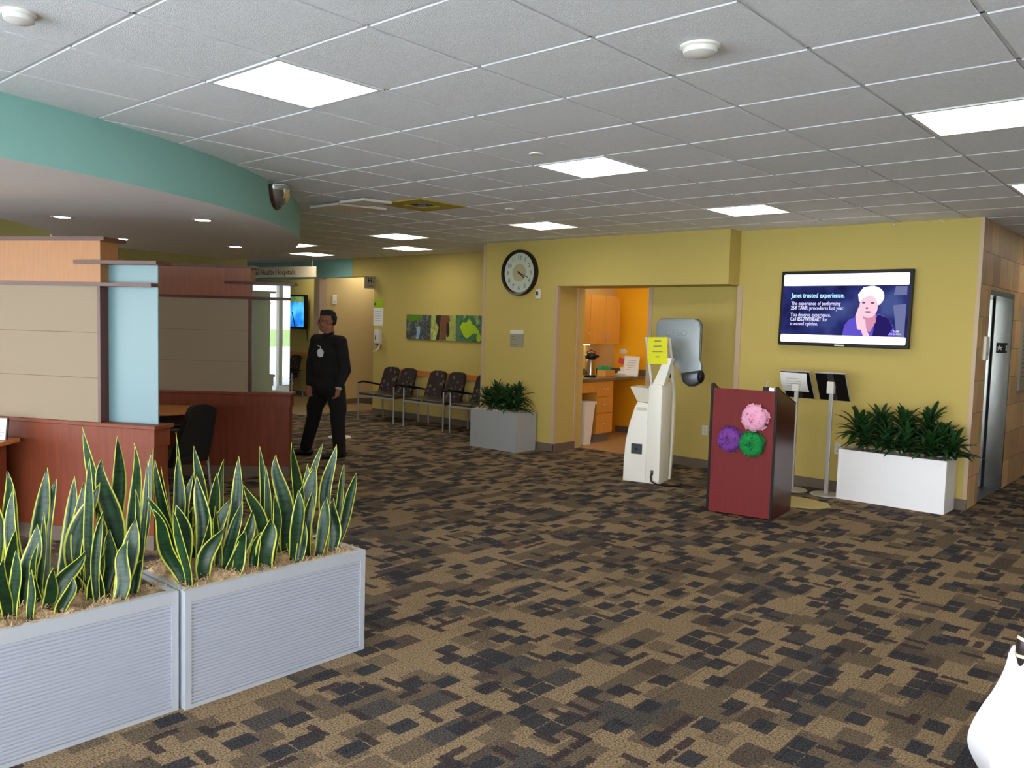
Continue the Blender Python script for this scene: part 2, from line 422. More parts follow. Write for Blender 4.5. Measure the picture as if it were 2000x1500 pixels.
# variegated sword leaf: uv.x across (0..1), uv.y along
def leafmat():
    m = bpy.data.materials.new('sword_leaf'); m.use_nodes = True; nt = m.node_tree; N = nt.nodes; Lk = nt.links; b = N['Principled BSDF']
    uv = N.new('ShaderNodeUVMap'); s = N.new('ShaderNodeSeparateXYZ'); Lk.new(uv.outputs[0], s.inputs[0])
    a = N.new('ShaderNodeMath'); a.operation = 'SUBTRACT'; Lk.new(s.outputs['X'], a.inputs[0]); a.inputs[1].default_value = .5
    c = N.new('ShaderNodeMath'); c.operation = 'ABSOLUTE'; Lk.new(a.outputs[0], c.inputs[0])
    n = N.new('ShaderNodeTexNoise'); n.inputs['Scale'].default_value = 9; Lk.new(uv.outputs[0], n.inputs['Vector'])
    d = N.new('ShaderNodeMath'); d.operation = 'MULTIPLY_ADD'; Lk.new(n.outputs['Fac'], d.inputs[0]); d.inputs[1].default_value = .05; Lk.new(c.outputs[0], d.inputs[2])
    r = N.new('ShaderNodeValToRGB'); Lk.new(d.outputs[0], r.inputs[0]); r.color_ramp.elements[0].position = .43; r.color_ramp.elements[1].position = .45
    r.color_ramp.elements[0].color = (0, 0, 0, 1); r.color_ramp.elements[1].color = (1, 1, 1, 1)
    w = N.new('ShaderNodeTexNoise'); mp = N.new('ShaderNodeMapping'); mp.inputs['Scale'].default_value = (22, 22, 95); g = N.new('ShaderNodeNewGeometry'); Lk.new(g.outputs['Position'], mp.inputs[0]); Lk.new(mp.outputs[0], w.inputs['Vector']); w.inputs['Scale'].default_value = 1.0; w.inputs['Detail'].default_value = 2
    gr = N.new('ShaderNodeValToRGB'); Lk.new(w.outputs['Fac'], gr.inputs[0]); gr.color_ramp.elements[0].position = .35; gr.color_ramp.elements[1].position = .62
    gr.color_ramp.elements[0].color = rgb((10, 38, 18)); gr.color_ramp.elements[1].color = rgb((30, 68, 36))
    mx = N.new('ShaderNodeMix'); mx.data_type = 'RGBA'; Lk.new(r.outputs[0], mx.inputs[0]); Lk.new(gr.outputs[0], mx.inputs[6]); mx.inputs[7].default_value = rgb((200, 204, 70))
    Lk.new(mx.outputs[2], b.inputs['Base Color']); b.inputs['Roughness'].default_value = .38; MATS['sword_leaf'] = m
leafmat()
mat('dark_leaf', (30, 68, 26), 0.38, noise=0.4, nscale=12)

# mottled chair fabric
def spots():
    m = MATS['chair_fabric']; nt = m.node_tree; N = nt.nodes; b = N['Principled BSDF']
    t = N.new('ShaderNodeTexCoord'); v = N.new('ShaderNodeTexVoronoi'); v.inputs['Scale'].default_value = 11; nt.links.new(t.outputs['Object'], v.inputs['Vector'])
    r = N.new('ShaderNodeValToRGB'); r.color_ramp.elements[0].position = .22; r.color_ramp.elements[1].position = .34
    r.color_ramp.elements[0].color = rgb((104, 88, 74)); r.color_ramp.elements[1].color = rgb((44, 33, 29)); nt.links.new(v.outputs['Distance'], r.inputs[0]); nt.links.new(r.outputs[0], b.inputs['Base Color'])
spots()
def picture_mat(name, cols, scale, seed):
    m = bpy.data.materials.new(name); m.use_nodes = True; nt = m.node_tree; N = nt.nodes; b = N['Principled BSDF']; b.inputs['Roughness'].default_value = .5
    t = N.new('ShaderNodeTexCoord'); mp = N.new('ShaderNodeMapping'); mp.inputs['Location'].default_value = (seed, seed, seed); nt.links.new(t.outputs['Object'], mp.inputs[0])
    n = N.new('ShaderNodeTexNoise'); n.inputs['Scale'].default_value = scale; n.inputs['Detail'].default_value = 3; nt.links.new(mp.outputs[0], n.inputs['Vector'])
    r = N.new('ShaderNodeValToRGB'); e = r.color_ramp.elements; e[0].position = .3; e[1].position = .72; e[0].color = rgb(cols[0]); e[1].color = rgb(cols[-1])
    for i, c in enumerate(cols[1:-1]): q = e.new(.3 + .42 * (i + 1) / (len(cols) - 1)); q.color = rgb(c)
    nt.links.new(n.outputs['Fac'], r.inputs[0]); nt.links.new(r.outputs[0], b.inputs['Base Color']); MATS[name] = m
picture_mat('photo_stream', [(30, 34, 40), (96, 100, 96), (52, 60, 66), (130, 132, 118), (70, 110, 50)], 9, 1.3)
picture_mat('photo_bark', [(120, 128, 60), (178, 184, 90), (150, 158, 80), (206, 208, 130)], 6, 4.1)
picture_mat('photo_leaf', [(30, 84, 40), (88, 124, 96), (40, 100, 44), (160, 176, 130)], 5, 7.7)
mat('leaf_print', (166, 198, 30), .5); mat('bark_print', (120, 78, 50), .5); mat('bark_dark_print', (54, 46, 38), .5); mat('moss_print', (96, 140, 30), .5); mat('water_print', (150, 176, 204), .5)
def screen_bg(name, c0, c1, c2, strength):
    m = bpy.data.materials.new(name); m.use_nodes = True; nt = m.node_tree; N = nt.nodes
    nt.nodes.remove(N['Principled BSDF']); e = N.new('ShaderNodeEmission'); e.inputs[1].default_value = strength
    t = N.new('ShaderNodeTexCoord'); n = N.new('ShaderNodeTexNoise'); n.inputs['Scale'].default_value = 3.2; nt.links.new(t.outputs['Object'], n.inputs['Vector'])
    r = N.new('ShaderNodeValToRGB'); r.color_ramp.elements[0].color = rgb(c0); r.color_ramp.elements[1].color = rgb(c2); r.color_ramp.elements[0].position = .35; r.color_ramp.elements[1].position = .7
    q = r.color_ramp.elements.new(.52); q.color = rgb(c1); nt.links.new(n.outputs['Fac'], r.inputs[0]); nt.links.new(r.outputs[0], e.inputs[0]); nt.links.new(e.outputs[0], N['Material Output'].inputs[0]); MATS[name] = m
screen_bg('scr_bg', (22, 20, 62), (44, 50, 110), (70, 84, 140), 0.8)
screen_bg('scr_water', (20, 90, 190), (40, 140, 230), (90, 190, 240), 1.1)
screen_bg('scr_green', (60, 90, 60), (110, 140, 80), (150, 110, 80), 0.9)

# ================================================================== THE SETTING
CE = 2.742
T = 0.6096
GX, GY = -2.5716, 2.6495
LIGHTS = {(-2, -1): 'large square ceiling light panel nearest the camera, above the snake plants',
          (2, 3): 'large square ceiling light panel cut by the right edge of the picture',
          (-2, 3): 'square ceiling light panel in the middle of the ceiling, second nearest in its row',
          (-2, 7): 'square ceiling light panel in front of the alcove bulkhead',
          (2, 7): 'small corner of a ceiling light panel at the right edge near the elevator wall',
          (-6, 7): 'square ceiling light panel above the round wall clock, right of the yellow air grille',
          (-10, 7): 'upper of the two ceiling light panels ahead of the waiting chairs',
          (-12, 9): 'lower of the two ceiling light panels right before the wall with pictures',
          (-16, 9): 'square ceiling light panel before the teal band and the hanging cream sign',
          (-14, 7): 'ceiling light panel mostly hidden behind the edge of the round teal soffit',
          (2, -1): 'ceiling light panel behind the camera on the right', (2, -5): 'ceiling light panel behind the camera by the windows',
          (-2, -5): 'ceiling light panel behind the camera near the planters', (6, 3): 'ceiling light panel far right of the lobby',
          (6, -1): 'ceiling light panel far right near the windows', (6, 7): 'ceiling light panel far right near the elevator hall', (-20, 11): 'ceiling light panel inside the far waiting room',
          (2, 13): 'ceiling light panel in the hall beyond the elevator',
          (-17, 12): 'ceiling light panel inside the beige side hall', (-5, 12): 'second unseen ceiling light panel added to brighten the kitchen niche', (-7, 11): 'unseen ceiling light panel added to brighten the kitchen niche'}  # both kitchen panels are unseen, added to brighten the niche
GRILLE = (-6, 4)
struct('floor', MB().box(-19, 5, -1.7, 17, -0.12, 0.0), 'carpet')
struct('floor', MB().box(-7.36, -4.2, 8.99, 10.83, -0.01, 0.006), 'kitchen_floor')
struct('floor', MB().box(-18.9, -11.9, 8.15, 10.29, -0.01, 0.006), 'beige_tile')
ct = MB(); cg = MB()
for i in range(-27, 13):
    for j in range(-10, 24):
        x0, y0 = GX + i * T, GY + j * T
        if x0 > 4.9 or y0 > 16.6: continue
        if x0 + T < -1.85 and y0 > 11.9: continue
        if (i, j) in LIGHTS or (i, j) == GRILLE: continue
        g = 0.011
        ct.box(x0 + g, x0 + T - g, y0 + g, y0 + T - g, CE, CE + 0.014)
struct('ceiling', ct, 'ceiling_tile')
cg.box(-19, 5.1, -1.8, 17, CE + 0.0145, CE + 0.05)
for i in range(-27, 14):
    x0 = GX + i * T; cg.box(x0 - .0075, x0 + .0075, -1.7, 17, CE + .006, CE + .016)
for j in range(-10, 25):
    y0 = GY + j * T; cg.box(-19, 5, y0 - .0075, y0 + .0075, CE + .006, CE + .016)
struct('trim_1', cg, 'grid_metal')

# walls that face the camera
YP, CL, AL, FW = 8.66, 8.40, 8.85, 9.34
XR = -1.855
sbox('wall_back', 'yellow_paint', -4.25, XR, YP, YP + .15, 0, CE)                      # screen wall
sbox('wall_back', 'yellow_paint', -7.93, -6.62, CL, AL, 0, CE)                         # clock wall and the return beside the alcove
sbox('wall_back', 'yellow_paint', -6.62, -4.25, CL, YP + .15, 2.142, CE)               # bulkhead over the alcove
sbox('wall_back', 'yellow_paint', -6.62, -4.25, YP + .15, AL, 2.142, CE)
sbox('wall_back', 'yellow_paint', -5.52, -4.25, AL, AL + .15, 0, 2.6)                  # alcove back
sbox('wall_back', 'yellow_paint', -6.62, -5.52, AL, AL + .15, 2.142, CE)
sbox('wall_left', 'yellow_paint', -7.5, -6.62, AL, AL + .15, 0, CE)
sbox('wall_back', 'yellow_paint', -11.45, -7.93, FW, FW + .15, 0, CE)                  # picture wall
sbox('wall_left', 'yellow_paint', -7.93, -7.78, AL, FW + .15, 0, CE)
# kitchen shell
sbox('wall_left', 'beige_paint', -7.52, -7.37, AL + .15, 10.99, 0, CE)
sbox('wall_back', 'orange_paint', -7.37, -4.0, 10.84, 10.99, 0, CE)
sbox('wall_right', 'orange_paint', -4.15, -4.0, AL + .15, 10.84, 0, CE)
# hall opening with the dropped header
sbox('wall_back', 'yellow_paint', -12.08, -11.45, FW, FW + .15, 2.415, CE)
sbox('wall_back', 'teal_paint', -19, -12.08, FW, FW + .15, 2.415, CE)
sbox('wall_left', 'beige_paint', -13.2, -13.05, FW + .151, 11.9, 0, CE)
sbox('wall_back', 'beige_paint', -13.05, -7.5, 11.75, 11.9, 0, CE)
sbox('wall_back', 'yellow_paint', -19, -13.2, 10.3, 10.45, 0, CE)
sbox('wall_left', 'offwhite_wall', -19.1, -18.95, -1.7, 10.4, 0, CE)
# elevator wall, tan stone
EY0, EY1, EZ = 9.10, 10.22, 2.10
for a, b, c in ((YP, EY0, 0), (EY1, 16.9, 0), (EY0, EY1, EZ)):
    sbox('wall_right', 'stone_tile', XR - .001, XR + .012, a, b, c, CE)
    sbox('wall_right', 'offwhite_wall', XR - .15, XR - .001, max(a, YP + .15), b, c, CE)
sbox('wall_back', 'offwhite_wall', XR, 5, 16.9, 17, 0, CE)
sbox('wall_right', 'offwhite_wall', 4.9, 5.0, -1.7, 16.9, 0, CE)
# core wall behind the desks
cw = MB(); cw.prism([(-9.55, 2.4), (-10.03, 4.33), (-10.54, 6.32), (-10.70, 6.30), (-10.2, 4.3), (-9.7, 2.4)], 0, CE, plane='xy')
struct('wall_left', cw, 'olive_paint')
# window wall behind the camera
WX = [-9.4, -7.4, -5.4, -3.4, -1.4, 0.6, 2.6, 4.6]
fwm = MB().box(-19, -9.4, -1.7, -1.55, 0, CE).box(4.6, 5, -1.7, -1.55, 0, CE).box(-9.4, 4.6, -1.7, -1.55, 2.68, CE).box(-9.4, 4.6, -1.7, -1.55, 0, .12)
struct('wall_front', fwm, 'offwhite_wall')
for k in range(7):
    x0, x1 = WX[k], WX[k + 1]
    f = MB(); w = .05
    f.box(x0, x0 + w, -1.67, -1.59, .12, 2.68).box(x1 - w, x1, -1.67, -1.59, .12, 2.68).box(x0 + w, x1 - w, -1.67, -1.59, .12, .17).box(x0 + w, x1 - w, -1.67, -1.59, 2.63, 2.68)
    struct('window_%d' % (k + 1), f, 'alu')
# outside
tag(MB().box(-90, 90, -120, -6, -.35, -.25).build('lawn', 'grass'), 'flat green lawn outside the lobby windows', 'lawn', kind='structure')
tag(MB().box(-60, 60, -26, -1.75, -.25, -.02).build('bounce_ground', 'concrete'), 'unseen pale ground outside the lobby windows, added to bounce daylight onto the ceiling', 'bounce_ground', kind='structure')  # unseen ground, added to throw daylight up onto the ceiling
for k in range(9):
    tag(MB().cyl((-26 + k * 5.1, -40 - (k * 7) % 5, -.3), (-26 + k * 5.1, -40 - (k * 7) % 5, 7), .22, .12, seg=8).build('tree_trunk', 'trunk_bark'), kind='structure')

# round soffit over the reception desks
SX, SY, SR, SZ = -10.585, 0.032, 5.93, 2.41
s = MB(); s.M = Matrix.Translation((SX, SY, 0)); s.lathe([(SR, SZ), (SR, CE + .01)], seg=144)
struct('ceiling', s, 'teal_paint', smooth=True)
s = MB(); s.M = Matrix.Translation((SX, SY, 0)); s.lathe([(SR, SZ), (3.55, SZ), (3.55, SZ + .16), (0.001, SZ + .16)], seg=144)
struct('ceiling', s, 'white_drywall')
# corner guards, rail, baseboards
sbox('trim_2', 'corner_guard', -6.66, -6.612, CL - .008, CL + .05, .1, 2.14)
sbox('trim_3', 'corner_guard', -6.632, -6.606, AL - .03, AL + .01, .1, 2.14)
sbox('trim_4', 'corner_guard', -7.94, -7.89, CL - .008, CL + .04, .1, CE)
sbox('trim_5', 'corner_guard', -5.535, -5.475, AL - .008, AL + .1, .1, 2.14)
sbox('trim_6', 'corner_guard', -4.262, -4.20, YP - .008, YP + .06, .1, 2.14)
sbox('trim_7', 'corner_guard', XR - .02, XR + .016, YP - .004, YP + .012, 0, CE)
sbox('trim_8', 'rail_orange', -11.12, -7.95, FW - .02, FW, .745, .83)
sbox('trim_9', 'rail_orange', -18.8, -13.25, 10.28, 10.3, .86, .93)
sbox('trim_10', 'corner_guard', -13.21, -13.04, FW - .012, FW + .151, .0, 2.414)
for (a) in ((-4.25, XR + .016, YP - .012, YP, 0, .1), (-7.93, -6.61, CL - .012, CL, 0, .1), (-5.52, -4.25, AL - .012, AL, 0, .1), (-11.45, -7.93, FW - .012, FW, 0, .1),
            (-7.3, -4.15, 10.828, 10.84, 0.006, .1), (-18.9, -13.2, 10.288, 10.3, 0.006, .1)):
    sbox('baseboard_back', 'base_rubber', *a)
sbox('baseboard_left', 'base_rubber', -6.62, -6.608, CL - .012, AL, 0, .1)
sbox('baseboard_left', 'base_rubber', -13.05, -13.038, FW + .05, 11.74, 0, .1)

# elevator: recessed doors, jambs
el = thing('elevator', 'stainless steel elevator entrance in the tan stone wall', 'elevator', (XR, (EY0 + EY1) / 2, 0))
cy = (EY0 + EY1) / 2; hw = (EY1 - EY0) / 2
part('jamb', 'steel', el, -.15, .014, hw - .05, hw, 0, EZ); part('door_gap', 'black_matte', el, -.166, -.15, hw - .06, hw, 0, EZ)
part('jamb', 'steel', el, -.15, .0, -hw, -hw + .012, 0, EZ)
part('header', 'steel', el, -.15, .014, -hw + .012, hw - .05, EZ - .05, EZ)
part('door_panel', 'steel', el, -.20, -.165, -hw, -.012, 0, EZ)
part('door_panel', 'steel', el, -.20, -.165, .0, hw, 0, EZ)
part('threshold', 'dark_grey', el, -.16, .0, -hw + .05, hw - .05, 0, .006)
pl = thing('floor_sign', 'small black plate with a white star and the number 1 on the elevator jamb', 'sign', (XR - .065, EY1 - .05, 1.53))
part('plate', 'black_plastic', pl, -.052, .052, -.005, 0, -.055, .055, bev=.002)
star = MB(); star.prism([((.034 if k % 2 == 0 else .014) * math.sin(k * PI / 5) - .018, (.034 if k % 2 == 0 else .014) * math.cos(k * PI / 5)) for k in range(10)], -.007, -.005)
star.build('star', 'white_plastic', pl)
text_mesh('numeral', '1', .085, 'white_plastic', face_mat(.022, -.006, -.03), pl)
t = thing('call_button_panel', 'cream call button panel on the stone wall beside the elevator', 'button panel', (XR + .012, 8.98, 1.53))
part('plate', 'cream_plastic', t, 0, .03, -.06, .06, -.115, .115, bev=.008)
b_ = MB().cyl((.03, 0, -.05), (.036, 0, -.05), .018).build('button', 'grey_plate', t)
t = thing('directory_sign', 'tall tan directory sign with small text on the stone wall at the right edge', 'sign', (XR + .012, 11.0, 1.55))
part('plate', 'grey_plate', t, 0, .02, -.3, .3, -.5, .45)
for k in range(14):
    part('text_line', 'sign_ink', t, .02, .0215, -.26, -.26 + .3 + .15 * ((k * 7) % 3) / 2, .3 - k * .05, .315 - k * .05)

# ================================================================== CEILING FIXTURES
def ceiling_light(i, j, label):
    x, y = GX + (i + .5) * T, GY + (j + .5) * T
    t = thing('ceiling_light', label, 'ceiling light', (x, y, CE), 0, 'square ceiling light panels')
    h = T / 2 - .008
    f = MB().box(-h, h, -h, -h + .022, -.004, .012).box(-h, h, h - .022, h, -.004, .012).box(-h, -h + .022, -h + .022, h - .022, -.004, .012).box(h - .022, h, -h + .022, h - .022, -.004, .012)
    f.build('frame', 'grid_metal', t)
    part('diffuser', 'lamp_panel', t, -h + .022, h - .022, -h + .022, h - .022, .0, .008)
    return t
for (i, j), lb in LIGHTS.items(): ceiling_light(i, j, lb)
# downlights in the soffit
for (x, y), lb in zip([(-7.345, 2.71), (-6.416, 3.442), (-8.848, 3.844), (-8.451, 4.922)],
                      ['round downlight in the soffit, leftmost of the lit ones, above the near partition', 'round downlight in the soffit nearest the teal edge, above the blue glass',
                       'round downlight in the soffit just over the maple header of the near partition', 'round downlight in the soffit above the far partition']):
    t = thing('downlight', lb, 'downlight', (x, y, SZ), 0, 'round soffit downlights')
    MB().lathe([(.062, .0), (.085, .0), (.088, -.004), (.062, -.003), (.06, .0)], seg=28).build('trim_ring', 'white_plastic', t)
    MB().cyl((0, 0, -.0025), (0, 0, -.0005), .06, seg=28).build('lens', 'downlight', t)
# detectors
def detector(x, y, r, label):
    t = thing('smoke_detector', label, 'smoke detector', (x, y, CE))
    MB().lathe([(r * 1.05, 0), (r * 1.05, -.008), (r * .95, -.014)], seg=28).build('base_ring', 'white_plastic', t, smooth=True)
    MB().lathe([(r * .93, -.012), (r * .86, -.03), (r * .5, -.04), (0.0001, -.042)], seg=28).build('cover', 'white_plastic', t, smooth=True)
detector(-1.674, 2.98, .075, 'white round smoke detector on the ceiling right of centre')
detector(-3.521, 1.155, .06, 'white round detector on the ceiling at the upper left corner')
t = thing('sprinkler', 'small white sprinkler cap left of the middle ceiling light', 'sprinkler', (-3.516, 4.188, CE)); MB().lathe([(.045, 0), (.045, -.008), (.0001, -.011)], seg=20).build('cap', 'white_plastic', t, smooth=True)
t = thing('sprinkler', 'small white sprinkler cap above the wall clock light', 'sprinkler', (-5.365, 6.017, CE)); MB().lathe([(.045, 0), (.045, -.008), (.0001, -.011)], seg=20).build('cap', 'white_plastic', t, smooth=True)
for x, lb in ((-2.63, 'left tiny ceiling hook above the wall screen'), (-2.19, 'right tiny ceiling hook above the wall screen')):
    tag(MB().tube([(x, YP - .06, CE), (x, YP - .06, CE - .02), (x + .01, YP - .06, CE - .03), (x + .02, YP - .06, CE - .02)], .004, seg=6).build('ceiling_hook', 'white_plastic'), lb, 'hook', 'ceiling hooks above the screen')
# air grille
gx, gy = GX + (GRILLE[0] + .5) * T, GY + (GRILLE[1] + .5) * T
t = thing('air_grille', 'square yellow-painted air grille with a dark centre in the ceiling', 'air grille', (gx, gy, CE))
h = T / 2 - .01
g_ = MB()
for a, b in ((h, h * .42),):
    g_.box(-a, a, -a, -b, -.008, .01).box(-a, a, b, a, -.008, .01).box(-a, -b, -b, b, -.008, .01).box(b, a, -b, b, -.008, .01)
g_.build('frame', 'grille_yellow', t)
MB().box(-h * .42, h * .42, -h * .42, h * .42, .006, .012).build('duct', 'black_matte', t)
for k in range(3):
    q = h * (.34 - .1 * k)
    m = MB(); m.lathe([(q * 1.3, -.006 + .003 * k), (q * 1.42, .003 + .003 * k)], seg=4); m.build('louver', 'mid_grey', t)
# lifted ceiling tiles beside the grille
for (x0, x1, y0, y1, lb) in ((gx - .92, gx - .46, gy - .62, gy - .05, 'loose white ceiling panel resting askew left of the yellow air grille'), (gx - .40, gx - .05, gy - .66, gy - .33, 'small loose white ceiling panel right against the yellow air grille')):
    p = MB(); p.M = Matrix.Translation(((x0 + x1) / 2, (y0 + y1) / 2, CE - .022)) @ Matrix.Rotation(math.radians(2), 4, 'X')
    p.box(-(x1 - x0) / 2, (x1 - x0) / 2, -(y1 - y0) / 2, (y1 - y0) / 2, -.011, .011)
    tag(p.build('ceiling_panel', 'white_plastic'), lb, 'ceiling panel', 'loose ceiling panels')
# convex mirror on the teal band
ang = math.atan2(3.93 - SY, -6.09 - SX)
t = thing('convex_mirror', 'half round convex mirror with a brown rim on the teal soffit', 'mirror', (SX + (SR + .0) * math.cos(ang), SY + SR * math.sin(ang), CE - .03), ang - .0)
m = MB(); m.M = Matrix.Rotation(PI / 2, 4, 'Y') @ Matrix.Rotation(-PI / 2, 4, 'Z')
m.lathe([(.165, .0), (.16, .03), (.13, .08), (.075, .115), (.0001, .125)], seg=32, ang=PI); m.build('mirror_dome', 'mirror_glass', t, smooth=True)
m = MB(); m.box(0, .12, -.16, .16, -.004, .004); m.build('top_plate', 'white_plastic', t)
m = MB(); m.tube([(.012, .170 * math.cos(a), -.170 * math.sin(a)) for a in [PI * k / 24 for k in range(25)]], .016, seg=8); m.build('rim', 'mirror_rim', t, smooth=True)

# ================================================================== WALL THINGS
t = thing('wall_clock', 'round wall clock with thick dark rim and pale face on the yellow wall', 'clock', (-7.255, CL, 2.325))
R_ = .305
m = MB(); m.M = Matrix.Rotation(PI / 2, 4, 'X'); m.lathe([(R_ - .045, .035), (R_ - .03, .062), (R_ - .01, .066), (R_, .05), (R_, 0), (R_ - .05, 0), (R_ - .045, .035)], seg=64); m.build('rim', 'clock_rim', t, smooth=True)
m = MB(); m.cyl((0, -.034, 0), (0, -.004, 0), R_ - .04, seg=64); m.build('dial', 'clock_face', t)
m = MB(); m.cyl((0, -.0355, 0), (0, -.034, 0), .118, seg=48); m.build('dial_center', 'clock_center', t)
for k in range(1, 13):
    a = k * PI / 6
    text_mesh('numeral', str(k), .075, 'clock_ink', face_mat(.2 * math.sin(a), -.0355, .2 * math.cos(a) - .027), t, align='CENTER', bold=.002)
def hand(name, a, L, w):
    m = MB(); m.M = Matrix.Rotation(a, 4, 'Y'); m.box(-w, w, -.041, -.038, -.03, L); m.build(name, 'black_plastic', t)
hand('minute_hand', math.radians(112), .17, .0045); hand('hour_hand', math.radians(128), .11, .006)
MB().cyl((0, -.044, 0), (0, -.034, 0), .014).build('hub', 'black_plastic', t)
t = thing('fire_strobe', 'small white strobe below and right of the wall clock', 'fire strobe', (-6.93, CL, 2.035))
part('housing', 'white_plastic', t, -.04, .04, -.03, 0, -.055, .07, bev=.006); part('lens', 'chrome', t, -.022, .022, -.042, -.028, -.01, .045, bev=.004)
t = thing('room_sign', 'square grey room sign with a white strip on the yellow wall below the clock', 'sign', (-7.29, CL, 1.45))
part('plate', 'grey_plate', t, -.115, .115, -.012, 0, -.11, .06); part('name_strip', 'white_plastic', t, -.115, .115, -.014, 0, .062, .115)
for k, w in enumerate((.05, .08, .1)): part('text_line', 'sign_ink', t, -.09, -.09 + w, -.0135, -.012, .02 - k * .04 - (.02 if k == 2 else 0), .03 - k * .04 - (.02 if k == 2 else 0))
def outlet(x, y, z, label):
    t = thing('wall_outlet', label, 'outlet', (x, y, z))
    part('cover_plate', 'white_plastic', t, -.036, .036, -.007, 0, -.058, .058, bev=.003)
    for dz in (-.022, .022): part('socket', 'smoke_white', t, -.014, .014, -.009, -.006, dz - .014, dz + .014, bev=.002)
outlet(-4.69, AL, .45, 'white wall outlet in the alcove left of the lectern')
outlet(-3.06, YP, .44, 'white wall outlet behind the slim metal stand pole')

# big wall screen
t = thing('wall_screen', 'large black framed wall television showing a white-haired woman advert', 'television', (-3.07, YP, 1.89), 0)
SW, SH = .66, .39
tilt = Matrix.Translation((0, -.075, 0)) @ Matrix.Rotation(math.radians(-2), 4, 'X')
def scr(mb): mb.M = tilt; return mb
scr(MB()).box(-SW, SW, -.0, .045, -SH, SH, bev=.006).build('housing', 'black_plastic', t)
br = MB().box(-.2, .2, -.035, 0, -.2, .2); br.build('wall_bracket', 'dark_grey', t)
sw, sh = .632, .358
sc = scr(MB()).box(-sw, sw, -.004, -.001, -sh, sh).build('screen', 'scr_bg', t)
def scp(name, pts, material, dy, parent=sc):
    m = MB(); m.M = tilt @ Matrix.Translation((0, -.004 - dy, 0)); m.prism([((u * 2 - 1) * sw, (1 - v * 2) * sh) for u, v in pts], -.0006, 0); return m.build(name, material, parent)
def ell(cx, cy, rx, ry, n=28, rot=0, a0=0, a1=2 * PI):
    return [(cx + rx * math.cos(a) * math.cos(rot) - ry * math.sin(a) * math.sin(rot) * .56, cy + ry * math.sin(a) * math.cos(rot) + rx * math.cos(a) * math.sin(rot) * 1.76) for a in [a0 + (a1 - a0) * k / n for k in range(n)]]
def rrect(u0, u1, v0, v1, r=.012):
    o = []
    for cx, cy, a in ((u1 - r, v1 - r * 1.7, 0), (u0 + r, v1 - r * 1.7, 90), (u0 + r, v0 + r * 1.7, 180), (u1 - r, v0 + r * 1.7, 270)):
        for k in range(5): q = math.radians(a + k * 22.5); o.append((cx + r * math.cos(q), cy + r * 1.7 * math.sin(q)))
    return o
scp('top_banner', rrect(0.002, .998, .004, .172), 'scr_white', .001); scp('bottom_banner', rrect(0.002, .998, .885, .996), 'scr_white', .001)
scp('picture_shape', [(.9, .19), (.985, .19), (.985, .31), (.89, .31)], 'scr_blue_shape', .0004)
scp('picture_shape', [(.89, .45), (.985, .43), (.985, .88), (.93, .88)], 'scr_blue_shape', .0004)
scp('cardigan', [(.515, .884), (.525, .74), (.56, .66), (.62, .61), (.70, .60), (.79, .57), (.86, .63), (.90, .74), (.93, .884)], 'scr_purple', .0010)
scp('cardigan_shadow', [(.78, .58), (.86, .63), (.90, .76), (.86, .884), (.75, .884), (.76, .70)], 'scr_purple2', .0016)
scp('neck', [(.66, .60), (.76, .54), (.77, .68), (.73, .82), (.66, .80)], 'scr_skin2', .0022)
scp('hair', ell(.722, .33, .098, .148), 'scr_hair', .0022)
scp('face', ell(.706, .47, .070, .158, rot=-.12), 'scr_skin', .0030)
scp('hair_fringe', [(.63, .40), (.62, .30), (.66, .20), (.74, .18), (.80, .25), (.815, .36), (.79, .45), (.77, .34), (.72, .30), (.66, .36)], 'scr_hair', .0038)
for (a, b, c, d) in ((.668, .418, .014, .010), (.735, .420, .016, .010), (.695, .492, .010, .012), (.705, .545, .026, .010)): scp('face_mark', ell(a, b, c, d), 'scr_dark_mark', .0046)
scp('praying_hand', [(.625, .74), (.61, .60), (.63, .48), (.65, .455), (.665, .50), (.672, .62), (.66, .76), (.67, .80), (.63, .79)], 'scr_skin', .0052)
scp('praying_hand', [(.66, .62), (.69, .66), (.70, .78), (.73, .884), (.68, .884), (.655, .78)], 'scr_skin', .0058)
scp('sleeve', [(.515, .884), (.53, .74), (.58, .70), (.625, .78), (.66, .81), (.655, .884)], 'scr_purple', .0064)
def st(body, u, v, size, material, bold=0.0, sq=1.0):
    o = text_mesh('screen_text', body, size, material, tilt @ Matrix.Translation(((u * 2 - 1) * sw, -.0055, (1 - v * 2) * sh)) @ Matrix.Rotation(PI / 2, 4, 'X'), sc, extrude=.0004, bold=bold, squash=sq)
    return (max(v.co.x for v in o.data.vertices) / sw + 1) / 2
st('Janet trusted experience.', .075, .345, .070, 'scr_cyan', .0012, .78)
st('The experience of performing', .075, .455, .056, 'scr_text', .0003, .76); e_ = st('254 TAVR', .075, .520, .056, 'scr_text', .0014, .76); st('procedures last year.', e_ + .012, .520, .056, 'scr_text', .0003, .76)
st('You deserve experience.', .075, .620, .056, 'scr_text', .0003, .76); e_ = st('Call', .075, .685, .056, 'scr_text', .0003, .76); e_ = st('855.77MYHEART', e_ + .012, .685, .056, 'scr_text', .0014, .62); st('for', e_ + .012, .685, .056, 'scr_text', .0003, .76)
st('a second opinion.', .075, .750, .056, 'scr_text', .0003, .76)
st('TAVR', .90, .825, .03, 'scr_text', .0006, .8); st('Heart valve patient', .80, .855, .03, 'scr_text', .0, .9)
m = scr(MB()); m.box(-.055, .045, -.003, 0, -SH + .006, -SH + .022); m.build('maker_badge', 'alu', t)

